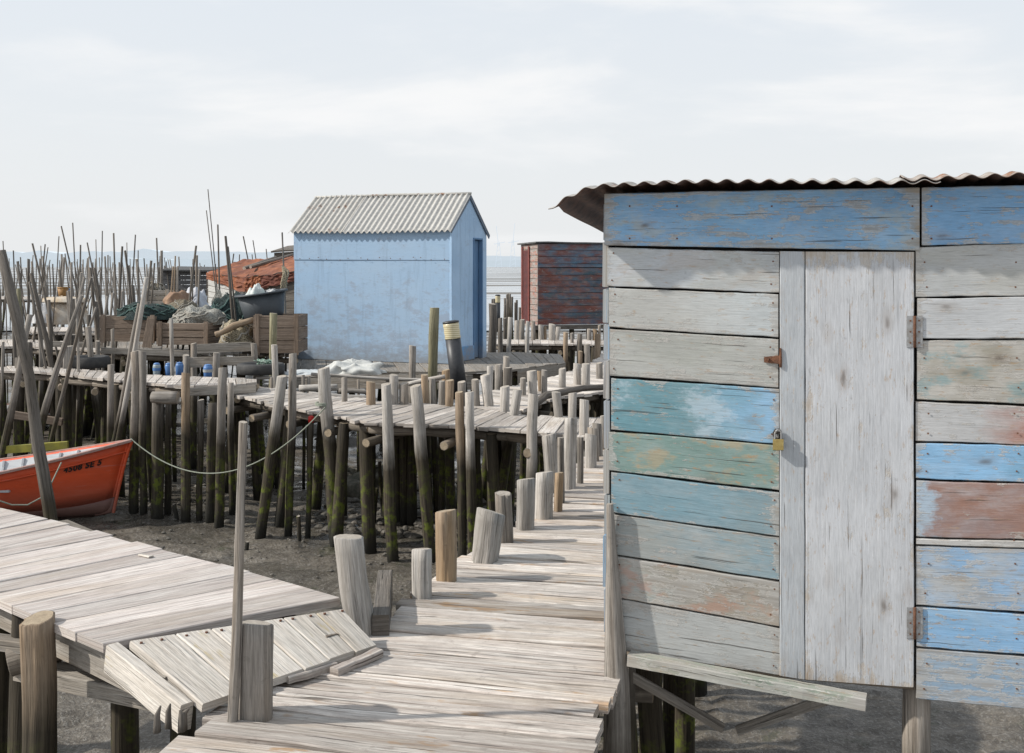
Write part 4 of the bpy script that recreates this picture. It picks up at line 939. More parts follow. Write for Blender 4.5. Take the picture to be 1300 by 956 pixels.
hpart('base_board', lambda mb: rail(mb, HP(-.026, 0, .28), HP(-.026, .95, .26), HP(-.026, 0, .02), HP(-.026, .95, .02), -hS, .012, 6, .004), blue_mat('blue_paint_low', (.14, .33, .60), (.12, .28, .48), .7), 'bright blue patch board at the foot of the gable')
def hroof(side, u0, u1, zo, mat, lb, seed):
    L = math.hypot(HD / 2 + .09, (RZ - EZ)); sl = (RZ - EZ) / (HD / 2)
    def fn(a, b):
        u = u0 + (u1 - u0) * a; q = b * (HD / 2 + .10)
        v = HD / 2 - q * side; z = RZ + .025 - q * sl + zo + .021 * math.sin(u * 2 * math.pi / .104) + .012 * noise.noise(V((u * 1.5, q, seed)))
        return HP(u, v, z)
    corr('roof_sheet', fn, int(abs(u1 - u0) * 90), 10, mat, hut, .004, lb, tuple(BF + V((0, 0, EZ))))
rmB = roofmat('grey_roof_sheet', (.50, .485, .455), (.35, .34, .32), .04, False)
rmC = roofmat('grey_roof_sheet_rusty', (.48, .465, .43), (.34, .325, .30), .17, False)
hroof(1, -.03, .98, .012, rmB, 'front roof sheet nearest the door gable', 1); hroof(1, .95, 2.05, .0, rmB, 'middle front roof sheet', 2); hroof(1, 2.02, HW + .07, .016, rmC, 'front roof sheet with rust at the ridge, far end from the door', 3); hroof(-1, -.03, HW + .05, 0, rmB, 'rear roof sheet', 4)
def rounded_ridge(mb): tube(mb, [HP(HW + .05, HD / 2, RZ + .03), HP(1.4, HD / 2, RZ + .04), HP(-.03, HD / 2, RZ + .03)], [.022, .022, .022], 8, 3, .15)
hpart('ridge_cap', rounded_ridge, [rmC, rmC])
hpart('verge_board', lambda mb: (rail(mb, HP(-.03, HD / 2, RZ), HP(-.03, HD + .1, EZ - .08), HP(-.03, HD / 2, RZ - .07), HP(-.03, HD + .06, EZ - .13), -hS, .015, 4, .001), rail(mb, HP(-.03, HD / 2, RZ), HP(-.03, -.08, EZ - .05), HP(-.03, HD / 2, RZ - .05), HP(-.03, -.04, EZ - .07), -hS, .012, 4, .001)), simple('grey_blue_edge', (.16, .20, .26), .8))

# ------------------------------------------------------------------ the red and blue hut
RC = V((.70, 30.0, .0)); rS = V((.955, .296, 0)); rB = V((-.296, .955, 0))
def RP(u, v, z): return RC + rS * u + rB * v + V((0, 0, z))
rh = empty('red_hut', tuple(RC), 'flat roofed hut of peeling red and dark blue boards behind the front shack', 'hut')
mp_ = paint('paint_red_blue', (.215, .085, .07), (.07, .115, .145), .80, ((.09, .085, .085), (.18, .17, .16)), fleck=.75, c3=(.08, .15, .22), c3amt=.6, patchscale=.5, ends=.2)
mp2 = paint('paint_blue_top', (.09, .17, .25), (.21, .085, .07), .75, ((.09, .09, .09), (.18, .17, .16)), fleck=.4, patchscale=.5, ends=.2)
mpg = paint('paint_red_grey', (.34, .30, .28), (.36, .12, .08), .5, ((.16, .14, .13), (.3, .28, .26)), fleck=.9, patchscale=1.5)
def rw(mb, a, b):
    z = a
    while z > b:
        w = R.uniform(.15, .2); zb = max(b, z - w + .008); rail(mb, RP(0, 0, z), RP(4.2, 0, z - .0), RP(0, 0, zb), RP(4.2, 0, zb), -rB, .02, 12, .006, .004, None, .01); z -= w
def rpart(name, fn, mat, lb=None): mb = MB(); fn(mb); tag(mb.build(name, mat, rh, tuple(RC)), lb)
rpart('front_wall', lambda mb: rw(mb, 1.6, .05), mp_, 'dark red and blue lower boards of the long wall')
rpart('upper_wall', lambda mb: rw(mb, 2.26, 1.62), mp2, 'bluish upper boards of the long wall')
def rside(mb):
    z = 2.26
    while z > .1: w = R.uniform(.14, .19); rail(mb, RP(0, 1.5, z), RP(0, 0, z), RP(0, 1.5, z - w + .01), RP(0, 0, z - w + .01), -rS, .02, 6, .005, .004); z -= w
rpart('side_wall', rside, mpg, 'paler side wall of narrow reddish boards')
rpart('door', lambda mb: rail(mb, RP(-.02, 1.25, 2.1), RP(-.02, 1.25, .05), RP(-.02, .75, 2.1), RP(-.02, .75, .05), -rS, .02, 5), simple('dark_red_door', (.12, .03, .028), .7, (.06, .02, .02), 9), 'dark red door')
rpart('door_frame', lambda mb: [rail(mb, RP(-.04, v + .1, 2.2), RP(-.04, v + .1, .03), RP(-.04, v, 2.2), RP(-.04, v, .03), -rS, .03, 3) for v in (.66, 1.25)], simple('red_frame', (.22, .06, .05), .7))
rpart('rear_wall', lambda mb: (rail(mb, RP(4.2, 0, 2.2), RP(4.2, 1.5, 2.2), RP(4.2, 0, 0), RP(4.2, 1.5, 0), rS, .02, 3), rail(mb, RP(4.2, 1.5, 2.2), RP(0, 1.5, 2.2), RP(4.2, 1.5, 0), RP(0, 1.5, 0), rB, .02, 3)), mp_)
rpart('roof', lambda mb: rail(mb, RP(-.08, -.06, 2.32), RP(4.3, -.06, 2.3), RP(-.08, 1.6, 2.30), RP(4.3, 1.6, 2.28), (0, 0, 1), .04, 12, .012, .004, None, .015), simple('tar_roof', (.13, .13, .13), .9))
rpart('floor_beam', lambda mb: beam(mb, RP(-.15, -.03, .04), RP(4.3, -.03, .04), .1, .12), M['dark'])
for i in range(9): rpart('pile', lambda mb: tube(mb, [RP(i * .5, .1, MUD - .1), RP(i * .5 + .02, .05, -.7), RP(i * .5, .05, -.05)], [.08, .08, .07], 10, 2), [M['wet'], M['end']])

# ------------------------------------------------------------------ black bollard lamps
blk = simple('black_lamp_paint', (.028, .030, .034), .45, (.045, .046, .05), 20, 0, .05)
lens = NT('lamp_lens'); tcz = lens.n('ShaderNodeTexCoord').outputs['Object']; wv = lens.n('ShaderNodeTexWave', bands_direction='Z'); wv.inputs['Scale'].default_value = 11; lens.l(tcz, wv.inputs['Vector'])
lens.l(lens.mix(lens.step(wv.outputs['Fac'], .3, .8), (.45, .38, .22, 1), (.66, .60, .42, 1)), lens.b.inputs['Base Color']); lens.b.inputs['Roughness'].default_value = .35
def lamp(top, bot, r, lb):
    top, bot = V(top), V(bot); ax = (top - bot).normalized(); L = (top - bot).length
    o = empty('bollard_lamp', tuple(bot), lb, 'lamp', 'black bollard lamps')
    def q(name, prof, mat): mb = MB(); lathe(mb, bot, prof, 24, ax); mb.build(name, mat, o, tuple(bot))
    hl = .27 * L
    q('lamp_body', [(r, -.15), (r * .97, L - hl)], blk)
    q('lamp_lens', [(r * 1.0, L - hl), (r * 1.03, L - hl + .01), (r * .98, L - hl * .8), (r * 1.03, L - hl * .62), (r * .98, L - hl * .45), (r * 1.03, L - hl * .28), (r * 1.0, L - .035)], lens.m)
    q('lamp_cap', [(r * 1.05, L - .034), (r * 1.05, L - .012), (r * .6, L)], blk)
lamp(AT(572, 407, 15.6), AT(583, 492, 15.6), .112, 'black bollard lamp with a cream lens, tilting left in front of the blue hut')
lamp(AT(632, 374, 27), AT(632, 412, 27), .062, 'smaller distant black bollard lamp with a cream lens, right of the blue hut')

# ------------------------------------------------------------------ the orange boat
def boat(name, bow, axis, Lb, beamw, zg, zk, colr, colb, label, cat='boat', text=None, inner=(.5, .52, .54)):
    """bow = gunwale tip; axis = unit vector from bow to stern"""
    bow = V(bow); ax = V(axis).normalized(); sd = V((-ax.y, ax.x, 0))
    if sd.y > 0: sd = -sd        # sd points to the camera side
    NS = 40
    def st(t):   # t 0 bow..1 stern
        hb = beamw / 2 * (1 - (1 - min(1, t / .42)) ** 2.1) * (1 - .35 * max(0, (t - .55) / .45) ** 2)
        sheer = zg - (zg - zk) * .50 * math.sin(min(1, t * 1.55) * math.pi / 2) + (.1 * max(0, t - .6))
        keel = zk + (.07 * max(0, 1 - t * 9) ** 2)
        return hb, sheer, keel
    rake = .22
    root = empty(name, (bow.x, bow.y, zk), label, cat)
    def hullpts(t, k, side, inset=0.0):
        hb, sh, ke = st(t); K = (1.0, .86, .62, .40, .22, .08, 0.0)[k]   # height fraction
        w = (1.0, .97, .88, .76, .62, .34, 0.0)[k]
        x = t * Lb + rake * (1 - K) ** .8 * max(0, 1 - t * 3)
        z = ke + (sh - ke) * K
        return bow + ax * x + sd * side * max(0, hb * w - inset) + V((0, 0, z - bow.z))
    def hull(mb, ks, side, out=0.0, m=0):
        vs = []; fs = []; uvs = []
        for i in range(NS + 1):
            for k in ks: vs.append(hullpts(i / NS, k, side, -out))
        n = len(ks)
        for i in range(NS):
            for j in range(n - 1):
                a = i * n + j; f = (a, a + n, a + n + 1, a + 1); fs.append(f if side > 0 else f[::-1]); uvs.append(((i * .1, j * .1), (i * .1 + .1, j * .1), (i * .1 + .1, j * .1 + .1), (i * .1, j * .1 + .1))[:: 1 if side > 0 else -1])
        mb.add(vs, fs, uvs, .5, m, True)
    def paintm(nm, c, c2, stretch=True):
        m = NT(nm); tc = m.n('ShaderNodeTexCoord').outputs['Object']; n1 = m.noise(tc, 6, 6, .7, (.4, .4, 1.5)); n2 = m.noise(tc, 40, 4, .7)
        col = m.mix(m.step(n1, .35, .7), c2 + (1,), c + (1,)); col = m.mix(m.math('MULTIPLY', m.step(n2, .63, .7), .5), col, tuple(x * .5 + .08 for x in c) + (1,))
        sx = m.noise(tc, 5, 5, .75, (.35, .35, 6)); col = m.mix(m.math('MULTIPLY', m.step(sx, .60, .66), .45), col, tuple(x * .55 + .14 for x in c) + (1,))
        gz = m.n('ShaderNodeSeparateXYZ'); m.l(m.n('ShaderNodeNewGeometry').outputs['Position'], gz.inputs[0])
        low = m.math('MULTIPLY', m.step(m.math('SUBTRACT', gz.outputs[2], m.math('MULTIPLY', n1, .35)), -1.05, -1.4), .6); col = m.mix(low, col, (.13, .10, .08, 1))
        m.l(col, m.b.inputs['Base Color']); m.b.inputs['Roughness'].default_value = .6; m.l(m.bump(m.math('ADD', n1, m.math('MULTIPLY', sx, .6)), .35, .012), m.b.inputs['Normal']); return m.m
    om = paintm(name + '_paint', colr, tuple(x * .78 for x in colr)); bm_ = paintm(name + '_bottom', colb, tuple(x * .7 for x in colb)); im = paintm(name + '_inside', inner, tuple(x * .8 for x in inner))
    mb = MB(); hull(mb, (0, 1, 2, 3, 4), 1); hull(mb, (0, 1, 2, 3, 4), -1)
    h = mb.build('hull', om, root, tuple(bow)); s = h.modifiers.new('t', 'SOLIDIFY'); s.thickness = .03; s.offset = -1
    mb = MB(); hull(mb, (4, 5, 6), 1, .004); hull(mb, (4, 5, 6), -1, .004)
    h2 = mb.build('hull_bottom', bm_, root, tuple(bow)); s = h2.modifiers.new('t', 'SOLIDIFY'); s.thickness = .03; s.offset = -1
    # inside planking
    mb = MB()
    for side in (1, -1):
        vs = []; fs = []; uvs = []
        for i in range(2, NS + 1):
            for k in (0, 2, 4, 5): vs.append(hullpts(i / NS, k, side, .045) - V((0, 0, .01)))
        for i in range(NS - 2):
            for j in range(3): a = i * 4 + j; fs.append((a, a + 4, a + 5, a + 1)); uvs.append(((0, 0),) * 4)
        mb.add(vs, fs, uvs, .3, 0, True)
    mb.build('inside_planking', im, root, tuple(bow))
    mb = MB()
    for side in (1, -1):
        pts = [hullpts(i / NS, 0, side, -.012) + V((0, 0, .012)) for i in range(NS + 1)]
        for i in range(NS): beam(mb, pts[i] + V((0, 0, .012)), pts[i + 1] + V((0, 0, .012)), .055, .03, seg=1, jit=0, rnd=.4)
    mb.build('gunwale', wood(name + '_gunwale', tuple(x * .35 + .28 for x in colr) + (1,), (.25, .20, .16, 1), colr + (1,), .9, .5), root, tuple(bow))
    mb = MB()
    for side in (1, -1):
        wire(mb, [hullpts(i / NS, 1, side, -.012) for i in range(NS + 1)], .011, 6)
    wire(mb, [hullpts(0, k, 1) - ax * .012 for k in range(7)], .022, 8)
    mb.build('stem', om, root, tuple(bow))
    mb = MB()
    for t in (.25, .4, .58, .8):
        hb, sh, ke = st(t); a = bow + ax * t * Lb + V((0, 0, ke + (sh - ke) * .7 - bow.z)); beam(mb, a - sd * hb * .9, a + sd * hb * .9, .2, .025)
    mb.build('thwart', im, root, tuple(bow))
    for i in range(3, 18):
        for side in (1, -1):
            mb = MB(); t = i / 20; pts = [hullpts(t, k, side, .06) for k in (0, 1, 2, 3, 4, 5)]
            for a, b in zip(pts, pts[1:]): beam(mb, a, b, .03, .03, seg=1, jit=0, up=ax)
            mb.build('rib', im, root, tuple(pts[0]))
    return root, hullpts, ax, sd
bow = AT(166, 560, 13.3)
orange = (.66, .085, .022)
bt, hp, bax, bsd = boat('fishing_boat', bow, (-1, -.03, 0), 5.2, 1.55, bow.z, MUD + .03, orange, (.17, .028, .022), 'orange wooden fishing boat with white inside lying on the mud')
cu = bpy.data.curves.new('reg', 'FONT'); cu.body = '4508 SE 5'; cu.size = .15; cu.extrude = .0015; cu.offset = .006; cu.space_character = 1.15
to = bpy.data.objects.new('reg', cu); COL.objects.link(to); dg = bpy.context.evaluated_depsgraph_get(); me = bpy.data.meshes.new_from_object(to.evaluated_get(dg)); bpy.data.objects.remove(to)
ob = bpy.data.objects.new('registration_number', me); COL.objects.link(ob)
# wrap the letters onto the hull side
def hullat(s, q):   # s metres from the bow, q = height fraction index float
    k = int(q); f = q - k; return hp(s / 5.2, k, 1, -.004).lerp(hp(s / 5.2, k + 1, 1, -.004), f)
xs = [v.co.x for v in me.vertices]; wdt = max(xs)
for v in me.vertices:
    s = .24 + (wdt - v.co.x) / wdt * .38; q = 1.40 - v.co.y / .11 * .36 + (wdt - v.co.x) / wdt * -.06
    p = hullat(s, q); v.co = p - bow + V((0, -.004 - v.co.z, 0))
me.materials.append(simple('black_lettering', (.015, .013, .012), .6)); ob.parent = bt; ob.location = bow - V(bt['_w']); ob['_w'] = tuple(bow); tag(ob, 'black stencilled registration number 4508 SE 5')
ropem = simple('rope', (.33, .35, .29), .9, (.18, .20, .16), 90)
def sagrope(a, b, sag, n=40): return [V(a).lerp(V(b), i / n) - V((0, 0, sag * 4 * (i / n) * (1 - i / n))) for i in range(n + 1)]
single('mooring_rope', 'slack pale green rope from the boat bow to the stout pale pile', 'rope', lambda mb: (wire(mb, sagrope(bow + V((0, 0, .03)), AT(413, 517, 12.0), .56), .0075), [wire(mb, [AT(411, 514, 12.17) + V((.09 * math.cos(a), .09 * math.sin(a), .012 * k)) for a in [j * .52 for j in range(13)]], .009) for k in range(3)]), ropem, tuple(bow))
single('rope', 'thin rope hanging in a loop down the orange boat side', 'rope', lambda mb: wire(mb, [AT(78, 587, 12.55), AT(66, 612, 12.42), AT(52, 632, 12.36), AT(35, 641, 12.3), AT(15, 641, 12.25), AT(0, 636, 12.2), AT(-30, 618, 12.2)], .008), ropem, tuple(AT(78, 587, 12.6)))
boat('far_boat', AT(150, 541, 21), (-1, .1, 0), 4.6, 1.3, -1.42 + .62, MUD + .02, (.22, .09, .075), (.08, .2, .15), 'faded dark red boat with a green bottom, half hidden behind the walkway piles')
# yellow beam and tan beam between the piles
single('yellow_beam', 'yellow painted beam fixed between piles above the orange boat', 'beam', lambda mb: beam(mb, AT(7, 566, 14.4), AT(86, 560, 14.4), .05, .1), simple('yellow_paint', (.36, .33, .055), .7, (.26, .24, .06), 12), tuple(AT(7, 571, 14.4)))
single('cross_timber', 'bare tan cross timber above the yellow beam', 'beam', lambda mb: beam(mb, AT(12, 521, 15.2), AT(80, 531, 15.2), .06, .1), M['crate'], tuple(AT(12, 521, 15.2)))
single('log_beam', 'short grey log laid on top of the thick dark pile', 'log', lambda mb: tube(mb, [AT(226, 505, 13.2), AT(210, 505, 13.2), AT(193, 504, 13.2)], [.075, .08, .07], 12, 2, .1), [M['grey'], M['end']], tuple(AT(200, 505, 13.2)))

# ------------------------------------------------------------------ crates, nets and other things on the platform
def crate(c, rz, w, dp, h, th, label, slats=3, open_=True, mat='crate'):
    """c = middle of the front foot"""
    c = V(c); mr = Matrix.Rotation(rz, 3, 'Z'); X = mr @ V((1, 0, 0)); Y = mr @ V((0, 1, 0))
    o = empty('wooden_crate', tuple(c), label, 'crate', None)
    def wall(nm, a, b, n):
        mb = MB()
        for i in range(slats):
            z0 = h * (i + 1) / slats - .008; z1 = h * i / slats + .004
            rail(mb, a + V((0, 0, z0)), b + V((0, 0, z0)), a + V((0, 0, z1)), b + V((0, 0, z1)), n, th, 6, .004)
        mb.build(nm, M[mat], o, tuple(c))
    a, b = c - X * w / 2, c + X * w / 2
    wall('front_panel', a, b, -Y); wall('back_panel', b + Y * dp, a + Y * dp, Y); wall('end_panel', a + Y * dp, a, -X); wall('end_panel', b, b + Y * dp, X)
    for p in (a + X * .03, b - X * .06):
        mb = MB(); q = p - Y * .022; rail(mb, q + V((0, 0, h + .02)), q + V((0, 0, -.02)), q + X * .07 + V((0, 0, h + .02)), q + X * .07 + V((0, 0, -.02)), -Y, .018, 3, .002); mb.build('corner_batten', M[mat], o, tuple(c))
    mb = MB(); rail(mb, a + V((0, 0, .03)) + Y * .02, b + V((0, 0, .03)) + Y * .02, a + Y * (dp - .02) + V((0, 0, .03)), b + Y * (dp - .02) + V((0, 0, .03)), (0, 0, 1), .02, 2); mb.build('crate_floor', M[mat], o, tuple(c))
    return o
crate(AT(161, 434, 18.0), .02 - .12, .93, .9, .42, .025, 'long brown crate at the left end of the net platform, dark netting on it', 2)
crate(AT(231, 438, 17.8), -.10, .86, .95, .36, .025, 'brown crate in the middle, filled with white and tan nets')
crate(AT(350, 449, 17.2), 0, .70, .8, .60, .03, 'tall brown slatted crate directly beside the blue hut', 3)
single('loose_board', 'short brown board leaning upright against the joint of two crates', 'board', lambda mb: rail(mb, AT(187, 404, 17.7), AT(180, 441, 17.7), AT(196, 405, 17.7), AT(192, 442, 17.7), (0, -1, 0), .025, 4), M['crate'], tuple(AT(187, 440, 17.7)))
def slat(x0, y0, x1, y1, h, d, lb, mat='beamlight'):
    single('rail_board', lb, 'board', lambda mb: rail(mb, AT(x0, y0, d), AT(x1, y1, d), AT(x0, y0 + h, d), AT(x1, y1 + h, d), (0, -1, .05), .03, 8), M[mat], tuple(AT(x0, y0, d)))
slat(250, 437, 319, 434, 12, 17.0, 'pale nailed board below the straw coloured rope heap')
slat(232, 454, 272, 453, 13, 15.9, 'short grey rail board above the left boardwalk, left of its twin')
slat(277, 453, 322, 452, 11, 15.9, 'short grey rail board above the left boardwalk, nearest the tyre')
slat(128, 441, 240, 445, 8, 17.4, 'long low grey board under the net crates')
slat(60, 433, 130, 435, 7, 18.8, 'white edge board of the second left boardwalk')
for (x0, y0, x1, y1, w, d, lb) in [(246, 436, 246, 478, 8, 16.6, 'grey square post under the middle crate'), (236, 451, 236, 480, 9, 15.9, 'grey post at the left end of the short rail boards'), (275, 448, 274, 480, 9, 15.8, 'grey post between the two short rail boards'), (322, 436, 324, 463, 8, 16.0, 'grey post at the right end of the short rail boards'), (124, 433, 124, 468, 6, 17.2, 'reddish grey post under the left end of the net platform'), (112, 415, 117, 468, 8, 16.6, 'plain grey leaning post left of the net crates')]:
    post(x0, y0, x1, y1, w, d=d, mat='grey', label=lb)
tarp = lambda nm, c, c2, s=10: simple(nm, c, .85, c2, s, 0, .9)
def H(name, label, cat, px, py, d, rx, ry, h, mat, sd, rough=.35, rz=0, fold=3.0):
    c = AT(px, py, d); mb = MB(); heap(mb, c, rx, ry, h, 40, sd, rough, 0, rz, fold); o = mb.build(name, mat, None, tuple(c)); tag(o, label, cat)
    if cat != 'net': return
    vv = [v.co.copy() for v in o.data.vertices]; nn = 60; mb = MB()
    for k in range(16):       # loose cords and folds lying over the mound
        r_, c0 = R.uniform(1, 5), R.uniform(0, nn); pts = []; dr = R.choice((-1, 1)) * R.uniform(.6, 1.6)
        for q in range(12):
            idx = min(14, int(r_)) * nn + int(c0) % nn; p = vv[idx]; pts.append(c + p * 1.02 + V((0, 0, .01))); r_ += R.uniform(.1, 1.0); c0 += dr
        wire(mb, pts, R.uniform(.006, .016), 5)
    q = mb.build('loose_cord', cordm.get(mat.name) or M['cord'], None, tuple(c)); q.parent = o; q.location = (0, 0, 0)
M['cord'] = simple('cord', (.40, .38, .33), .9, (.25, .23, .2), 30)
cordm = {'green_net': simple('green_cord', (.10, .17, .15), .9, (.04, .07, .07), 30)}
gnet = net_mat('green_net', (.055, .085, .075), (.02, .04, .045)); wnet = net_mat('white_net', (.50, .49, .44), (.33, .32, .28), 40); tannet = net_mat('tan_net', (.36, .31, .23), (.25, .21, .15)); straw = net_mat('straw_rope', (.44, .38, .27), (.30, .25, .17), 30)
H('net_heap', 'dark green net heaped over the left brown crate', 'net', 185, 405, 18.3, .52, .35, .24, gnet, 1, .3)
H('net_heap', 'rounded tan net bundle behind the middle crate', 'net', 231, 408, 18.6, .30, .3, .36, tannet, 2, .15)
H('cloth_bundle', 'reddish brown cloth lying on top of the tan net bundle', 'cloth', 226, 388, 18.7, .26, .2, .22, tarp('brown_cloth', (.30, .19, .12), (.22, .14, .10)), 3, .5)
H('net_heap', 'white net heap spilling out of the middle crate', 'net', 250, 412, 18.2, .42, .35, .27, wnet, 4, .4)
H('net_heap', 'dark green rope net pile left of the round tub', 'net', 293, 417, 18.8, .42, .4, .52, gnet, 5, .35)
H('plastic_bag_heap', 'crumpled white bags behind the middle crate', 'bags', 246, 397, 19.6, .28, .25, .36, tarp('white_plastic', (.56, .57, .60), (.42, .43, .47)), 6, .5)
H('net_heap', 'straw coloured rope heap in front of the round tub', 'net', 303, 438, 17.5, .30, .3, .34, straw, 7, .4)
H('net_heap', 'small tan net pile on the far wooden box', 'net', 197, 382, 23.5, .22, .25, .34, tannet, 8, .6)
H('cloth_bundle', 'small bright blue net cloth by the hanging white net', 'cloth', 267, 400, 18.9, .1, .1, .14, tarp('blue_cloth', (.03, .08, .30), (.3, .34, .42), 40), 9, .4)
single('oar', 'brown wooden oar with an orange blade end lying across the nets', 'oar', lambda mb: tube(mb, [AT(322, 406, 17.3), AT(296, 414, 17.2), AT(282, 422, 17.1), AT(274, 425, 17.1)], [.05, .055, .04, .05], 10, 3, .1), [M['tan'], simple('orange_paint', (.55, .22, .02), .6)], tuple(AT(320, 408, 17.3)))
single('hanging_net', 'white net draped over sticks left of the dark green pile', 'net', lambda mb: [wire(mb, [AT(277 + R.uniform(-2, 2), 368, 19.2), AT(277 + R.uniform(-8, 8), 382, 19.1), AT(277 + (k - 8) * 2.0, 402 + R.uniform(-4, 4), 19.0)], .009, 5) for k in range(18)], wnet, tuple(AT(277, 400, 19)))
# round tub with bags
tc_ = AT(336, 405, 18.0)
tub = empty('round_tub', tuple(tc_), 'large dark grey round tub tipped slightly, holding white bags', 'tub')
axt = V((-.13, -.05, 1)).normalized(); tm = simple('dark_plastic', (.055, .065, .075), .5, (.04, .047, .055), 5, 0, .1)
part(tub, 'tub_wall', lambda mb: lathe(mb, tc_, [(.30, 0), (.33, .1), (.38, .42), (.355, .42), (.31, .1), (.28, .03)], 36, axt), tm, tuple(tc_))
part(tub, 'rim', lambda mb: lathe(mb, tc_ + axt * .41, [(.385, 0), (.43, .005), (.43, .03), (.385, .035), (.36, .02)], 36, axt, cap=False), tm, tuple(tc_))
H('plastic_bag_heap', 'white and pale green plastic bag bulging out of the tub', 'bags', 325, 381, 18.0, .15, .15, .22, tarp('mint_plastic', (.50, .60, .56), (.58, .58, .57), 7), 11, .4)
H('plastic_bag_heap', 'smaller white bag in the right side of the tub', 'bags', 344, 379, 18.1, .12, .12, .13, tarp('white_plastic_b', (.58, .58, .57), (.45, .45, .44), 7), 12, .4)
single('trestle_box', 'dark slatted box holding up the round tub', 'box', lambda mb: [box(mb, tc_ + V((0, .05, -.06 - .11 * k)), (.62, .6, .10), 0) for k in range(5)], M['dark'], tuple(tc_ - V((0, 0, .6))))
# tyre
ty = P(331, 474, .13); rub = simple('tyre_rubber', (.035, .035, .037), .75, (.06, .058, .055), 14, 0, .3)
def tyre(c, r, h, lb):
    o = empty('tyre', tuple(c), lb, 'tyre')
    part(o, 'tread', lambda mb: lathe(mb, c, [(r * .93, 0), (r, .03), (r, h - .03), (r * .93, h)], 40, cap=False), rub, tuple(c))
    part(o, 'sidewall', lambda mb: lathe(mb, c, [(r * .93, h), (r * .8, h + .01), (r * .58, h - .02), (r * .56, h * .5), (r * .58, .02), (r * .93, 0)], 40, cap=False), rub, tuple(c))
tyre(ty, .34, .14, 'black tyre lying flat on the boardwalk end below the slatted crate')
single('net_tangle', 'tangle of green twine lying on the tyre', 'twine', lambda mb: wire(mb, [ty + V((.08 + .1 * math.sin(k * 1.7) + .03 * math.sin(k * .3), .1 * math.cos(k * 1.3) - .1, .17 + .035 * math.sin(k * 2.3))) for k in range(70)], .008, 5), simple('green_twine', (.12, .26, .19), .9, (.35, .4, .35), 30), tuple(ty))
tyre(P(97, 470, .13) + V((0, .5, 0)), .3, .16, 'darker tyre half hidden on the boardwalk above the boat')
# blue canisters
bluep = simple('blue_plastic', (.07, .16, .38), .4, (.09, .2, .42), 6, 0, .05); whl = simple('white_label', (.5, .52, .52), .6)
for i, (px, py, r, lb) in enumerate([(199, 478, .075, 'blue and white tub, leftmost under the net crates'), (214, 478, .07, 'blue canister behind the pale split pole top'), (228, 477, .08, 'blue tub just left of the orange-brown topped pile'), (264, 480, .09, 'brighter blue canister with a white label, under the short rail boards')]):
    r *= .72; c = P(px, py - 4, .13); o = empty('plastic_canister', tuple(c), lb, 'canister', 'blue canisters on the left boardwalk')
    part(o, 'canister_body', lambda mb: lathe(mb, c, [(r * .8, -.1), (r * .9, .02), (r, .10), (r * .85, .125), (r * .5, .13)], 20), bluep if i else simple('pale_blue_plastic', (.35, .42, .46), .5), tuple(c))
    if i in (0, 3): part(o, 'label_patch', lambda mb: lathe(mb, c, [(r + .001, .04), (r + .004, .08)], 20, cap=False), whl if i else bluep, tuple(c))
    part(o, 'lid', lambda mb: lathe(mb, c, [(r * .8, .12), (r * .8, .14), (r * .4, .15)], 20), bluep, tuple(c))
# cloth covered bench, orange bucket, pale wood box
z = .3; c = AT(82, 408, 22.5)
single('covered_bench', 'low bench covered with tan and white cloths behind the third left boardwalk', 'bench', lambda mb: heap(mb, c + V((0, 0, -.05)), .48, .3, .50, 44, 21, .12, 0, 0, 5), tarp('white_tan_cloth', (.52, .50, .46), (.36, .27, .18), 3), tuple(c))
single('cloth_bundle', 'sand coloured cloth spread on top of the covered bench', 'cloth', lambda mb: heap(mb, c + V((0, 0, .40)), .50, .32, .10, 44, 22, .1), tarp('sand_cloth', (.42, .30, .17), (.5, .46, .4), 5), tuple(c))
single('cloth_bundle', 'white cloth hanging off the left end of the covered bench', 'cloth', lambda mb: heap(mb, c + V((-.33, -.2, -.02)), .22, .2, .42, 36, 23, .3), tarp('white_cloth', (.56, .56, .56), (.4, .4, .41), 6), tuple(c))
ob_ = AT(81, 381, 26)
o = empty('bucket', tuple(ob_), 'small orange-brown bucket among the far left stakes', 'bucket'); part(o, 'bucket_body', lambda mb: lathe(mb, ob_, [(.10, 0), (.145, .3), (.13, .3), (.09, .02)], 18), simple('orange_brown', (.33, .17, .05), .6), tuple(ob_)); part(o, 'rim', lambda mb: lathe(mb, ob_, [(.15, .28), (.155, .31), (.14, .31)], 18, cap=False), simple('orange_rim', (.36, .2, .07), .6), tuple(ob_))
crate(AT(197, 395, 23), 0, .56, .6, .44, .025, 'pale grey wooden box behind the nets', 4, mat='beamlight')
single('blue_rag', 'small blue rag tied on a far left stake', 'rag', lambda mb: heap(mb, AT(89, 376, 24), .06, .06, .16, 20, 3, .5), tarp('blue_rag_cloth', (.08, .2, .45), (.15, .28, .5)), tuple(AT(89, 376, 24)))
single('rope_bundle', 'pale frayed rope bundle hanging on a post right of the rusty roof', 'rope', lambda mb: [wire(mb, [AT(359, 338, 20), AT(362 + R.uniform(-4, 5), 346 + R.uniform(-2, 2), 19.9), AT(361 + R.uniform(-4, 3), 362 + R.uniform(-6, 6), 19.9)], .02, 5) for k in range(12)], straw, tuple(AT(360, 350, 20)))
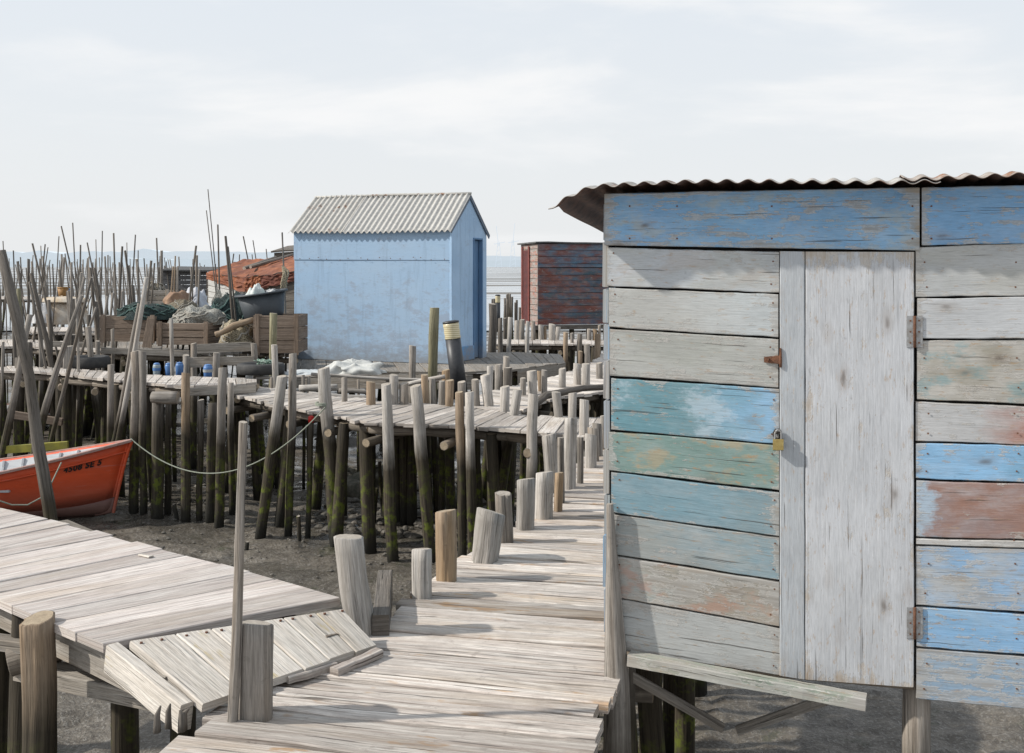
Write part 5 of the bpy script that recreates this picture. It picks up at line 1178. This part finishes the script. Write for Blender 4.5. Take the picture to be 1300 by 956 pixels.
# white sheets over the rails in front of the blue hut
single('draped_sheet', 'off-white plastic sheet bunched over the rails in front of the blue hut', 'sheet', lambda mb: heap(mb, AT(448, 474, 15.6), .40, .22, .15, 60, 31, .6, 0, 0, 6), tarp('sheet_plastic', (.55, .55, .52), (.42, .43, .42), 6), tuple(AT(448, 474, 15.6)))
single('draped_sheet', 'flat white sheet lying over the rails left of the bunched one', 'sheet', lambda mb: heap(mb, AT(400, 476, 15.8), .36, .2, .06, 60, 32, .6, 0, 0, 6), tarp('sheet_plastic_b', (.55, .56, .56), (.40, .44, .46), 6), tuple(AT(400, 476, 15.8)))
for i, (x0, y0, x1, y1, w, d, mt, lb) in enumerate([(325, 480, 470, 476, 4, 15.4, 'pale', 'upper thin rail pole in front of the blue hut'), (395, 475, 560, 484, 4, 15.3, 'pale', 'thin rail pole slanting below the bunched sheet'), (380, 493, 428, 492, 9, 14.8, 'pale', 'short pale log left of the lying logs, beside the rope pile'), (392, 501, 470, 506, 8, 14.5, 'pale', 'pale log lying low behind the rope pile'), (430, 496, 468, 498, 6, 14.9, 'grey', 'thin grey log above the low pale log'), (516, 488, 565, 478, 5, 15, 'pale', 'thin rail pole rising to the black lamp'), (490, 483, 560, 482, 4, 15.6, 'grey', 'grey rail pole behind the crooked post')]):
    single('rail_pole', lb, 'pole', lambda mb: tube(mb, [AT(x0, y0, d), AT((x0 + x1) / 2, (y0 + y1) / 2 + R.uniform(-1, 1), d), AT(x1, y1, d)], [w / F * d / 2] * 3, 10, 3, .12), [M[mt], M['end']], tuple(AT(x0, y0, d)))
for x, y0, y1 in ((345, 479, 500), (392, 477, 500), (418, 476, 500), (455, 482, 505), (385, 476, 498)):
    post(x, y0, x, y1, 4, d=15.1, mat='grey', group='railpost', name='rail_post')
single('bent_rail', 'dark bent branch rail at the gap left of the front shack', 'rail', lambda mb: tube(mb, [AT(650, 512, 12.6), AT(680, 512, 12.6), AT(693, 502, 12.7), AT(740, 493, 13.2), AT(775, 491, 13.5)], [.04, .045, .045, .04, .035], 10, 3, .1), [M['dark'], M['end']], tuple(AT(690, 500, 12.7)))
single('guard_rail', 'thin pale horizontal rail across the far boardwalk posts', 'rail', lambda mb: beam(mb, AT(668, 433, 25), AT(738, 432, 25), .04, .04), M['pale'], tuple(AT(668, 433, 25)))

# ------------------------------------------------------------------ far huts on the left
ro = empty('rusty_hut', tuple(AT(320, 400, 25)), 'low hut with a crumpled rust-red sheet roof left of the blue hut', 'hut')
def rr(name, fn, mat, lb=None): mb = MB(); fn(mb); tag(mb.build(name, mat, ro, tuple(AT(320, 400, 25))), lb)
rustm = simple('rust_sheet', (.33, .115, .045), .8, (.13, .045, .028), 2.5, 0, .5)
rustd = simple('rust_sheet_dark', (.16, .05, .03), .85, (.09, .03, .02), 4, 0, .5)
a, b, cc2, dd2, ee = AT(262, 350, 24.5), AT(312, 357, 23.2), AT(376, 345, 22.5), AT(306, 330, 26.5), AT(380, 320, 26)
def rsheet(mb, q, n=14, amp=.05, th=.02):
    vs = []; fs = []; uvs = []; q = [V(x) for x in q]; s = R.random() * 40
    for i in range(n + 1):
        for j in range(n + 1):
            p = q[0].lerp(q[1], i / n).lerp(q[3].lerp(q[2], i / n), j / n); vs.append(p + V((0, 0, amp * noise.noise(V((i * .45 + s, j * .45, 0))))) + V((0, amp * noise.noise(V((i * .5, j * .5, s))), 0)))
    for i in range(n):
        for j in range(n): k = i * (n + 1) + j; fs.append((k, k + n + 1, k + n + 2, k + 1)); uvs.append(((i / n, j / n),) * 4)
    mb.add(vs, fs, uvs, .5, 0, False)
rr('roof_sheet', lambda mb: (rsheet(mb, [a + V((0, 0, .06)), b + V((0, 0, .08)), AT(345, 328, 26.2), dd2]), rsheet(mb, [b + V((0, 0, .08)), cc2 + V((0, 0, .02)), AT(385, 322, 26.2), AT(345, 328, 26.2)])), rustm, 'buckled rust-orange sheets')
rr('roof_apron', lambda mb: (rsheet(mb, [a + V((0, 0, .06)), b + V((0, 0, .08)), AT(311, 371, 23.2), AT(262, 355, 24.5)], amp=.06), rsheet(mb, [b + V((0, 0, .08)), AT(330, 350, 23), AT(332, 365, 23), AT(311, 371, 23.2)], amp=.06)), rustm, 'rusty orange edge hanging over the white wall')
rr('dark_apron', lambda mb: rsheet(mb, [AT(330, 350, 23), cc2, AT(377, 356, 22.5), AT(332, 366, 23)], amp=.06), rustd)
rr('roof_pole', lambda mb: (tube(mb, [AT(310, 341, 24.6), AT(350, 327, 25.5)], [.05, .04], 8), tube(mb, [AT(318, 339, 24.5), AT(372, 323, 25.7)], [.04, .03], 8)), [M['grey'], M['end']], 'grey poles laid across the sheets')
def planks_q(mb, q, n, t=.025):
    for i in range(n):
        f0, f1 = i / n, (i + .93) / n; rail(mb, V(q[0]).lerp(V(q[3]), f0), V(q[1]).lerp(V(q[2]), f0), V(q[0]).lerp(V(q[3]), f1), V(q[1]).lerp(V(q[2]), f1), (0, -1, 0), t, 5, .006)
rr('side_wall', lambda mb: planks_q(mb, [AT(264, 355, 24.4), AT(311, 366, 23.4), AT(311, 412, 23.4), AT(264, 408, 24.4)], 7), paint('whitewash', (.52, .52, .50), None, .72), 'whitewashed plank wall')
rr('front_wall', lambda mb: planks_q(mb, [AT(312, 366, 23.3), AT(374, 352, 22.7), AT(374, 412, 22.7), AT(312, 412, 23.3)], 6), M['dark'], 'dark grey plank wall')
rr('rear_wall', lambda mb: planks_q(mb, [AT(262, 348, 27), AT(385, 322, 27), AT(385, 405, 27), AT(262, 405, 27)], 6), M['dark'])
gh = AT(234, 378, 36); go = empty('grey_hut', tuple(gh), 'distant dark grey flat roofed hut behind the net platform', 'hut')
def gg(name, fn, mat): mb = MB(); fn(mb); mb.build(name, mat, go, tuple(gh))
gg('front_wall', lambda mb: planks_q(mb, [AT(205, 344, 36), AT(263, 344, 36), AT(263, 385, 36), AT(205, 385, 36)], 7), wood('grey_hut_wood', (.20, .20, .205, 1), (.11, .11, .115, 1)))
gg('side_wall', lambda mb: planks_q(mb, [AT(205, 344, 36), V((AT(205, 344, 36).x, 38, AT(205, 344, 36).z)), V((AT(205, 344, 36).x, 38, 0)), AT(205, 385, 36)], 5), M['dark'])
gg('roof', lambda mb: rail(mb, AT(202, 342, 35.8), AT(266, 343, 35.8), AT(202, 342, 35.8) + V((0, 2.4, .1)), AT(266, 343, 35.8) + V((0, 2.4, .1)), (0, 0, 1), .05, 5, .01), simple('tar_roof_b', (.10, .10, .10), .9))
gh2 = AT(362, 330, 33); go2 = empty('grey_hut', tuple(gh2), 'dark roofed hut just showing above the rusty roof, left of the blue hut', 'hut')
mb = MB(); rail(mb, AT(344, 319, 33), AT(395, 316, 33), AT(344, 319, 33) + V((.1, 2, .2)), AT(395, 316, 33) + V((0, 2, .2)), (0, 0, 1), .05, 8, .02); mb.build('roof', M['dark'], go2, tuple(gh2))
mb = MB(); planks_q(mb, [AT(348, 321, 33.1), AT(395, 318, 33.1), AT(395, 395, 33.1), AT(348, 395, 33.1)], 8); mb.build('front_wall', M['dark'], go2, tuple(gh2))

# ------------------------------------------------------------------ the forest of stakes on the left
LST = [ # xt, yt, xb, yb, w, d, mat, label
 (263, 240, 274, 362, 1.6, 21, 'dark', 'tallest thin rod of the trio left of the rusty roof'), (261, 267, 272, 362, 1.6, 21.2, 'dark', 'leaning thin rod, left one of the trio left of the rusty roof'),
 (276, 285, 277, 392, 2.6, 19.5, 'dark', 'upright dark stake of the trio left of the rusty roof'), (287, 300, 295, 420, 4.2, 18.2, 'dark', 'thick dark stake leaning left before the rusty roof'), (290, 313, 299, 415, 2.6, 18.4, 'dark', 'slim stake just behind the thick dark one before the rusty roof'),
 (249, 312, 235, 405, 3.4, 18.6, 'dark', 'dark stake leaning right above the tan net bundle'), (225, 338, 224, 405, 3.2, 19, 'grey', 'grey upright stake left of the tan net bundle'), (223, 325, 218, 402, 2.6, 19.2, 'tan', 'reddish stake beside the tan net bundle'), (219, 338, 214, 402, 2.4, 19.3, 'tan', 'shorter reddish stake left of its taller neighbour by the tan bundle'),
 (253, 342, 248, 405, 3.4, 19, 'grey', 'grey stake leaning right behind the white nets'), (245, 342, 242, 400, 2.6, 19.4, 'grey', 'slim grey stake behind the white nets'), (198, 302, 201, 365, 2.6, 24, 'dark', 'tall dark pole with its top above the grey hut left corner'), (203, 325, 201, 362, 1.5, 24.5, 'dark', 'thin rod close beside the pole at the grey hut'),
 (211, 332, 212, 347, 1.8, 36, 'dark', 'small stake just above the grey hut roof'), (358, 295, 360, 385, 2.6, 20, 'dark', 'dark post right of the rusty roof, holding the rope bundle'), (309, 300, 316, 338, 2.2, 30, 'dark', 'thin stake behind the rusty roof, leaning left'), (321, 305, 325, 335, 1.2, 30, 'dark', 'very thin rod behind the rusty roof'), (297, 322, 293, 345, 2.2, 29, 'dark', 'short stake at the left slope of the rusty roof'), (304, 323, 303, 340, 1.8, 30, 'dark', 'tiny stake poking over the rusty roof ridge'), (320, 323, 321, 335, 1.6, 30, 'dark', 'tiny stake right of the very thin rod on the rusty roof ridge'), (338, 316, 339, 330, 1.8, 30, 'dark', 'small stake near the dark hut above the rusty roof'),
 (41, 309, 52, 362, 3.0, 19, 'dark', 'dark curved stake at far left with a blunt top'), (38, 347, 60, 470, 7, 16.5, 'dark', 'thick dark pole leaning left at far left'), (38, 358, 56, 470, 4, 16.3, 'dark', 'narrow black stake crossing the thick dark pole'), (23, 367, 25, 415, 7, 18, 'olive', 'olive upright post at far left'), (75, 342, 76, 372, 5, 26, 'dark', 'stubby dark post beside the orange-brown bucket'),
 (77, 287, 92, 352, 2.4, 20, 'dark', 'tall bent rod leaning left at left, topmost of its bunch'), (94, 283, 97, 400, 2.0, 20.4, 'dark', 'tallest straight rod in the left bunch'), (83, 322, 88, 385, 2, 21, 'dark', 'rod below the bent tall one'), (91, 333, 86, 420, 4, 18, 'grey', 'grey stake in the left bunch above the covered bench'), (111, 308, 118, 350, 2.4, 20, 'dark', 'dark rod leaning left above the two thick posts'), (115, 340, 118, 390, 5, 20.2, 'dark', 'thick dark post, left of a pair with flat tops'), (119, 340, 124, 392, 6, 20.1, 'dark', 'thick dark post, right of a pair with flat tops'),
 (122, 304, 122, 362, 1.3, 24, 'grey', 'hair-thin rod beside the pair of thick posts'), (129, 293, 128, 362, 1.8, 24, 'dark', 'thin tall rod left of centre in the stake forest'), (130, 330, 125, 372, 1.6, 23, 'dark', 'short thin rod leaning right, crossing the thin tall rod'), (145, 296, 146, 372, 2.8, 21, 'dark', 'straight dark pole with a blunt top above the first crate'), (156, 313, 148, 400, 3.6, 19, 'dark', 'dark pole leaning right above the first crate'), (159, 318, 167, 402, 3.2, 19.2, 'dark', 'dark pole leaning left above the first crate'), (161, 308, 161, 350, 1.2, 25, 'grey', 'hair-thin rod over the crossed poles'), (172, 298, 164, 395, 2.2, 21, 'dark', 'curved thin pole leaning right above the first crate'), (176, 318, 174, 372, 1.8, 24, 'dark', 'thin straight rod left of the pale split pole'), (183, 328, 184, 362, 2, 24, 'dark', 'short rod near the top of the pale split pole'), (192, 331, 186, 372, 4, 22, 'dark', 'dark stake leaning right of the pale split pole top'), (196, 334, 192, 372, 3, 22.5, 'dark', 'dark stake beside the pole at the grey hut'),
 (16, 318, 18, 376, 2.2, 22, 'dark', 'upright dark rod near the left frame edge'), (4, 306, 5, 350, 1.6, 22, 'dark', 'thin rod at the very left frame edge'), (22, 332, 25, 372, 2, 24, 'dark', 'short rod right of the upright one near the frame edge'), (52, 312, 53, 360, 1.4, 25, 'grey', 'thin pale rod between the curved stake and the fork'), (58, 310, 50, 366, 2.2, 21, 'dark', 'left prong of the forked rods at far left'), (61, 314, 52, 368, 1.8, 21.1, 'dark', 'right prong of the forked rods at far left'), (75, 300, 69, 372, 1.8, 22, 'dark', 'thin curved rod leaning right above the stubby post'), (64, 330, 52, 378, 2, 21.5, 'grey', 'low grey rod leaning right at far left'), (108, 352, 84, 430, 5, 17.5, 'grey', 'thick grey stake leaning right over the covered bench'), (103, 346, 95, 412, 4, 18.5, 'grey', 'grey stake rising from the covered bench'), (122, 390, 110, 425, 4, 18, 'grey', 'grey stick leaning right at the right end of the covered bench'), (97, 380, 96, 470, 4, 15.8, 'grey', 'slim upright grey pole crossing the left boardwalks'), (137, 376, 132, 400, 4, 20, 'grey', 'short grey stick right of the covered bench'), (143, 372, 139, 402, 4, 19.6, 'grey', 'short grey stick left of the first crate netting'), (168, 362, 167, 400, 7, 19.4, 'dark', 'thick short post behind the first crate')]
for a in LST: post(a[0], a[1], a[2], a[3], max(1.5, a[4]), d=a[5], mat=a[6], wt=max(1.2, a[4] * .75), label=a[7], name='mooring_stake', cat='stake', bend=.25, group='lst')
for i in range(115):
    d = R.uniform(24, 75); px = R.uniform(-30, 268); 
    yb = HY + (EYE - MUD) * F / d * .95; h = R.uniform(.2, 1.0) ** 1.5
    yt = HY - (6 + h * 26) * min(1, 30 / d) + R.uniform(0, 14)
    post(px + R.gauss(0, 9), yt, px, yb, max(1.1, R.uniform(1.2, 3.8) * min(1, 32 / d)), d=d, mat=R.choice(['dark', 'grey', 'grey']), name='distant_stake', cat='stake', group='distant', bend=.2)
for i in range(26):   # short posts and leaning sticks between the left boardwalks
    d = R.uniform(15.8, 23); px = R.uniform(-20, 250); yb = HY + (EYE - MUD) * F / d
    yt = HY + R.uniform(28, 95) * 18 / d
    post(px + R.gauss(0, 7), yt, px, yb, R.uniform(3, 7.5), d=d, mat=R.choice(['dark', 'grey', 'grey', 'dark']), name='wooden_post', cat='post', group='between', bend=.1)
for i in range(12):
    d = R.uniform(32, 60); px = R.uniform(625, 665); post(px, HY + 50 * 30 / d + R.uniform(0, 14), px, HY + (EYE - MUD) * F / d, 3, d=d, mat='dark', name='distant_stake', cat='stake', group='distright')

# labels for the repeats: where they stand and their order from the left
ORD = ['first', 'second', 'third', 'fourth', 'fifth', 'sixth', 'seventh', 'eighth', 'ninth', 'tenth', 'eleventh', 'twelfth', 'thirteenth', 'fourteenth', 'fifteenth', 'sixteenth', 'seventeenth', 'eighteenth', 'nineteenth', 'twentieth']
MD = {'deck': '', }
def matword(o):
    n = o.data.materials[0].name
    return 'tan' if 'tan' in n else 'pale' if 'pale' in n else 'dark' if 'dark' in n else 'grey'
GT = {'midback': ('stub post on the back edge of the middle pier', 'stub posts along the middle pier'), 'crossback': ('stub post along the boardwalk below the hut platform', 'stub posts along the boardwalk running back right'),
      'farwalk': ('small post of the far boardwalk below the red hut', 'small posts along the far boardwalk'), 'railpost': ('thin upright under the sheet-draped rails', 'uprights of the rails before the blue hut')}
for g, (txt, grp) in GT.items():
    L = sorted([p for p in POSTS if p[1] == g and not p[4]], key=lambda p: p[2])
    by = {}
    for p in L: by.setdefault(matword(p[0]), []).append(p)
    for mw, ps_ in by.items():
        for i, p in enumerate(ps_):
            w = ('only ' + mw + ' ') if len(ps_) == 1 else ORD[i] + ' ' + mw + ' '
            tag(p[0], w + txt + ('' if len(ps_) == 1 else ', counted from the left'), p[5], grp)
for p in POSTS:
    if p[4]: continue
    if p[1] == 'distant': tag(p[0], 'thin distant stake standing in the mud among many at far left', 'stake', 'distant stakes in the mud flat')
    if p[1] == 'between': tag(p[0], 'weathered grey post or stick crowded between the left boardwalks', 'post', 'posts crowded between the left boardwalks')
    if p[1] == 'distright': tag(p[0], 'small distant stake right of the blue hut, out on the mud', 'stake', 'distant stakes right of the blue hut')

# ------------------------------------------------------------------ debris on the mud
def stones(mb, n, rect, smin, smax, sd=0):
    x0, x1, y0, y1 = rect
    for i in range(n):
        x, y = R.uniform(x0, x1), R.uniform(y0, y1); s = R.uniform(smin, smax) * R.uniform(.5, 1); c = V((x, y, mudh(x, y) + s * .15))
        vs = []; nn = 7; q = R.random() * 30
        for (zz, rr) in ((-.4, .7), (.1, 1.0), (.6, .6)):
            for k in range(nn):
                a = k / nn * 6.283; r = s * rr * (1 + .4 * noise.noise(V((math.cos(a) + q, math.sin(a), zz)))); vs.append(c + V((math.cos(a) * r, math.sin(a) * r * .8, zz * s * .7)))
        vs.append(c + V((0, 0, s * .6))); fs = []
        for j in range(2):
            for k in range(nn): k2 = (k + 1) % nn; fs.append((j * nn + k, j * nn + k2, (j + 1) * nn + k2, (j + 1) * nn + k))
        for k in range(nn): fs.append((2 * nn + k, 2 * nn + (k + 1) % nn, 3 * nn))
        mb.add(vs, fs, [((0, 0),) * len(f) for f in fs], R.random(), 0, False)
def all_stones(mb):
    stones(mb, 900, (-5, 1.2, 8.0, 14.5), .008, .035)
    stones(mb, 420, (-2.4, .6, 12.5, 15.5), .03, .11)
    stones(mb, 500, (-9, 3, 13, 24), .02, .08)
single('stones_and_shells', 'loose dark stones, shells and clods scattered over the mud', 'debris', all_stones, simple('mud_stone', (.15, .135, .115), .7, (.06, .055, .045), 6, 0, .4), (0, 12, MUD), kind='stuff')
for i, (px, py, r, h, lb) in enumerate([(478, 625, .55, .42, 'larger heap of dark oyster shells and mud under the middle pier'), (443, 612, .35, .25, 'smaller heap of dark shells left of the larger one under the pier'), (570, 640, .4, .3, 'dark shell heap behind the piles at the pier bend'), (340, 612, .3, .12, 'low dark mound of weed beside the leaning pale pile')]):
    c = P(px, py, MUD)
    def f(mb):
        for k in range(150):
            a = R.uniform(0, 6.28); q = R.random() ** .6; z = h * (1 - q) * R.uniform(.5, 1); s = R.uniform(.03, .07); p = c + V((math.cos(a) * r * q, math.sin(a) * r * q, z))
            n1 = V((R.gauss(0, 1), R.gauss(0, 1), R.gauss(0, 1))).normalized(); x = n1.orthogonal().normalized(); y = n1.cross(x); vs = [p + x * s * math.cos(b) + y * s * .6 * math.sin(b) + n1 * .01 * math.cos(3 * b) for b in [j * .9 for j in range(7)]]
            mb.add(vs + [p + n1 * s * .4], [(j, (j + 1) % 7, 7) for j in range(7)], [((0, 0),) * 3] * 7, R.random(), 0, False)
        heap(mb, c - V((0, 0, .05)), r * .95, r * .9, h * .8, 24, i, .4)
    single('shell_heap', lb, 'heap', f, simple('shell_mud_%d' % i, (.13, .115, .09), .8, (.04, .04, .025), 12, 0, .5), tuple(c))
for i, (px, py, yt) in enumerate([(312, 700, 688), (475, 660, 620), (486, 655, 585), (498, 690, 640), (380, 690, 655), (225, 662, 640), (305, 640, 600)]):
    post(px + R.uniform(-4, 4), yt, px, py, 5, zb=MUD, mat='wet', name='broken_stake', cat='stake', label=['short mossy broken stake alone on the open mud', 'slim broken stake before the shell heap', 'taller broken stake in the shell heap', 'broken stake beside the rusty-streaked pile', 'small broken stake by the red-tipped pile', 'broken stake between dark piles right of the boat', 'thin broken stake behind the splintered pile'][i])

# ------------------------------------------------------------------ sky, sun, camera
w = bpy.data.worlds.new("World"); sc.world = w; w.use_nodes = True; nt = w.node_tree; bg = nt.nodes['Background']
el, az = math.radians(36), math.radians(-96)
sky = nt.nodes.new('ShaderNodeTexSky'); sky.sky_type = 'NISHITA'; sky.sun_disc = False; sky.sun_elevation = el; sky.sun_rotation = az; sky.air_density = 1.2; sky.dust_density = 3.0
tc = nt.nodes.new('ShaderNodeTexCoord')
def N(t): return nt.nodes.new(t)
sep = N('ShaderNodeSeparateXYZ'); nt.links.new(tc.outputs['Generated'], sep.inputs[0])
mp = N('ShaderNodeMapping'); mp.inputs['Scale'].default_value = (1.5, 1.5, 6.5); mp.inputs['Location'].default_value = (3.3, .4, .6); nt.links.new(tc.outputs['Generated'], mp.inputs[0])
n1 = N('ShaderNodeTexNoise'); n1.inputs['Scale'].default_value = 1.6; n1.inputs['Detail'].default_value = 8; n1.inputs['Roughness'].default_value = .55; n1.inputs['Distortion'].default_value = .3; nt.links.new(mp.outputs[0], n1.inputs['Vector'])
# haze gradient by elevation
hr = N('ShaderNodeValToRGB'); e = hr.color_ramp.elements; e[0].position = 0; e[0].color = (8.5, 8.65, 8.75, 1); e[1].position = 1; e[1].color = (4.6, 5.6, 6.9, 1)
m1 = e = hr.color_ramp.elements.new(.22); m1.color = (7.85, 8.3, 8.8, 1)
mr = N('ShaderNodeMapRange'); nt.links.new(sep.outputs[2], mr.inputs[0]); nt.links.new(mr.outputs[0], hr.inputs[0])
cl = N('ShaderNodeMapRange'); cl.inputs['From Min'].default_value = .47; cl.inputs['From Max'].default_value = .68; cl.interpolation_type = 'SMOOTHSTEP'; nt.links.new(n1.outputs['Fac'], cl.inputs[0])
clm = N('ShaderNodeMath'); clm.operation = 'MULTIPLY'; nt.links.new(cl.outputs[0], clm.inputs[0]); clm.inputs[1].default_value = .95
mx = N('ShaderNodeMix'); mx.data_type = 'RGBA'; mx.inputs[0].default_value = .9; nt.links.new(sky.outputs[0], mx.inputs[6]); nt.links.new(hr.outputs[0], mx.inputs[7])
mx2 = N('ShaderNodeMix'); mx2.data_type = 'RGBA'; nt.links.new(clm.outputs[0], mx2.inputs[0]); nt.links.new(mx.outputs[2], mx2.inputs[6]); mx2.inputs[7].default_value = (8.9, 8.95, 9.0, 1)
nt.links.new(mx2.outputs[2], bg.inputs['Color']); bg.inputs['Strength'].default_value = .106
sd = V((math.sin(az) * math.cos(el), math.cos(az) * math.cos(el), math.sin(el)))
sl = bpy.data.lights.new('sun', 'SUN'); sl.energy = 4.7; sl.angle = math.radians(1.2); sl.color = (1, .955, .88)
so = bpy.data.objects.new('sun', sl); COL.objects.link(so); so.rotation_euler = (-sd).to_track_quat('-Z', 'Y').to_euler()
cam = bpy.data.cameras.new('camera'); co = bpy.data.objects.new('camera', cam); COL.objects.link(co); sc.camera = co
co.location = (0, 0, EYE); co.rotation_euler = (math.radians(90), 0, 0)
cam.sensor_fit = 'HORIZONTAL'; cam.sensor_width = 36; cam.lens = 36 * F / 1300; cam.shift_y = -(478 - HY) / 1300; cam.clip_start = .05; cam.clip_end = 12000
sc.view_settings.view_transform = 'Standard'; sc.view_settings.look = 'None'; sc.view_settings.exposure = 0
for o in COL.objects:
    if '_w' in o: del o['_w']
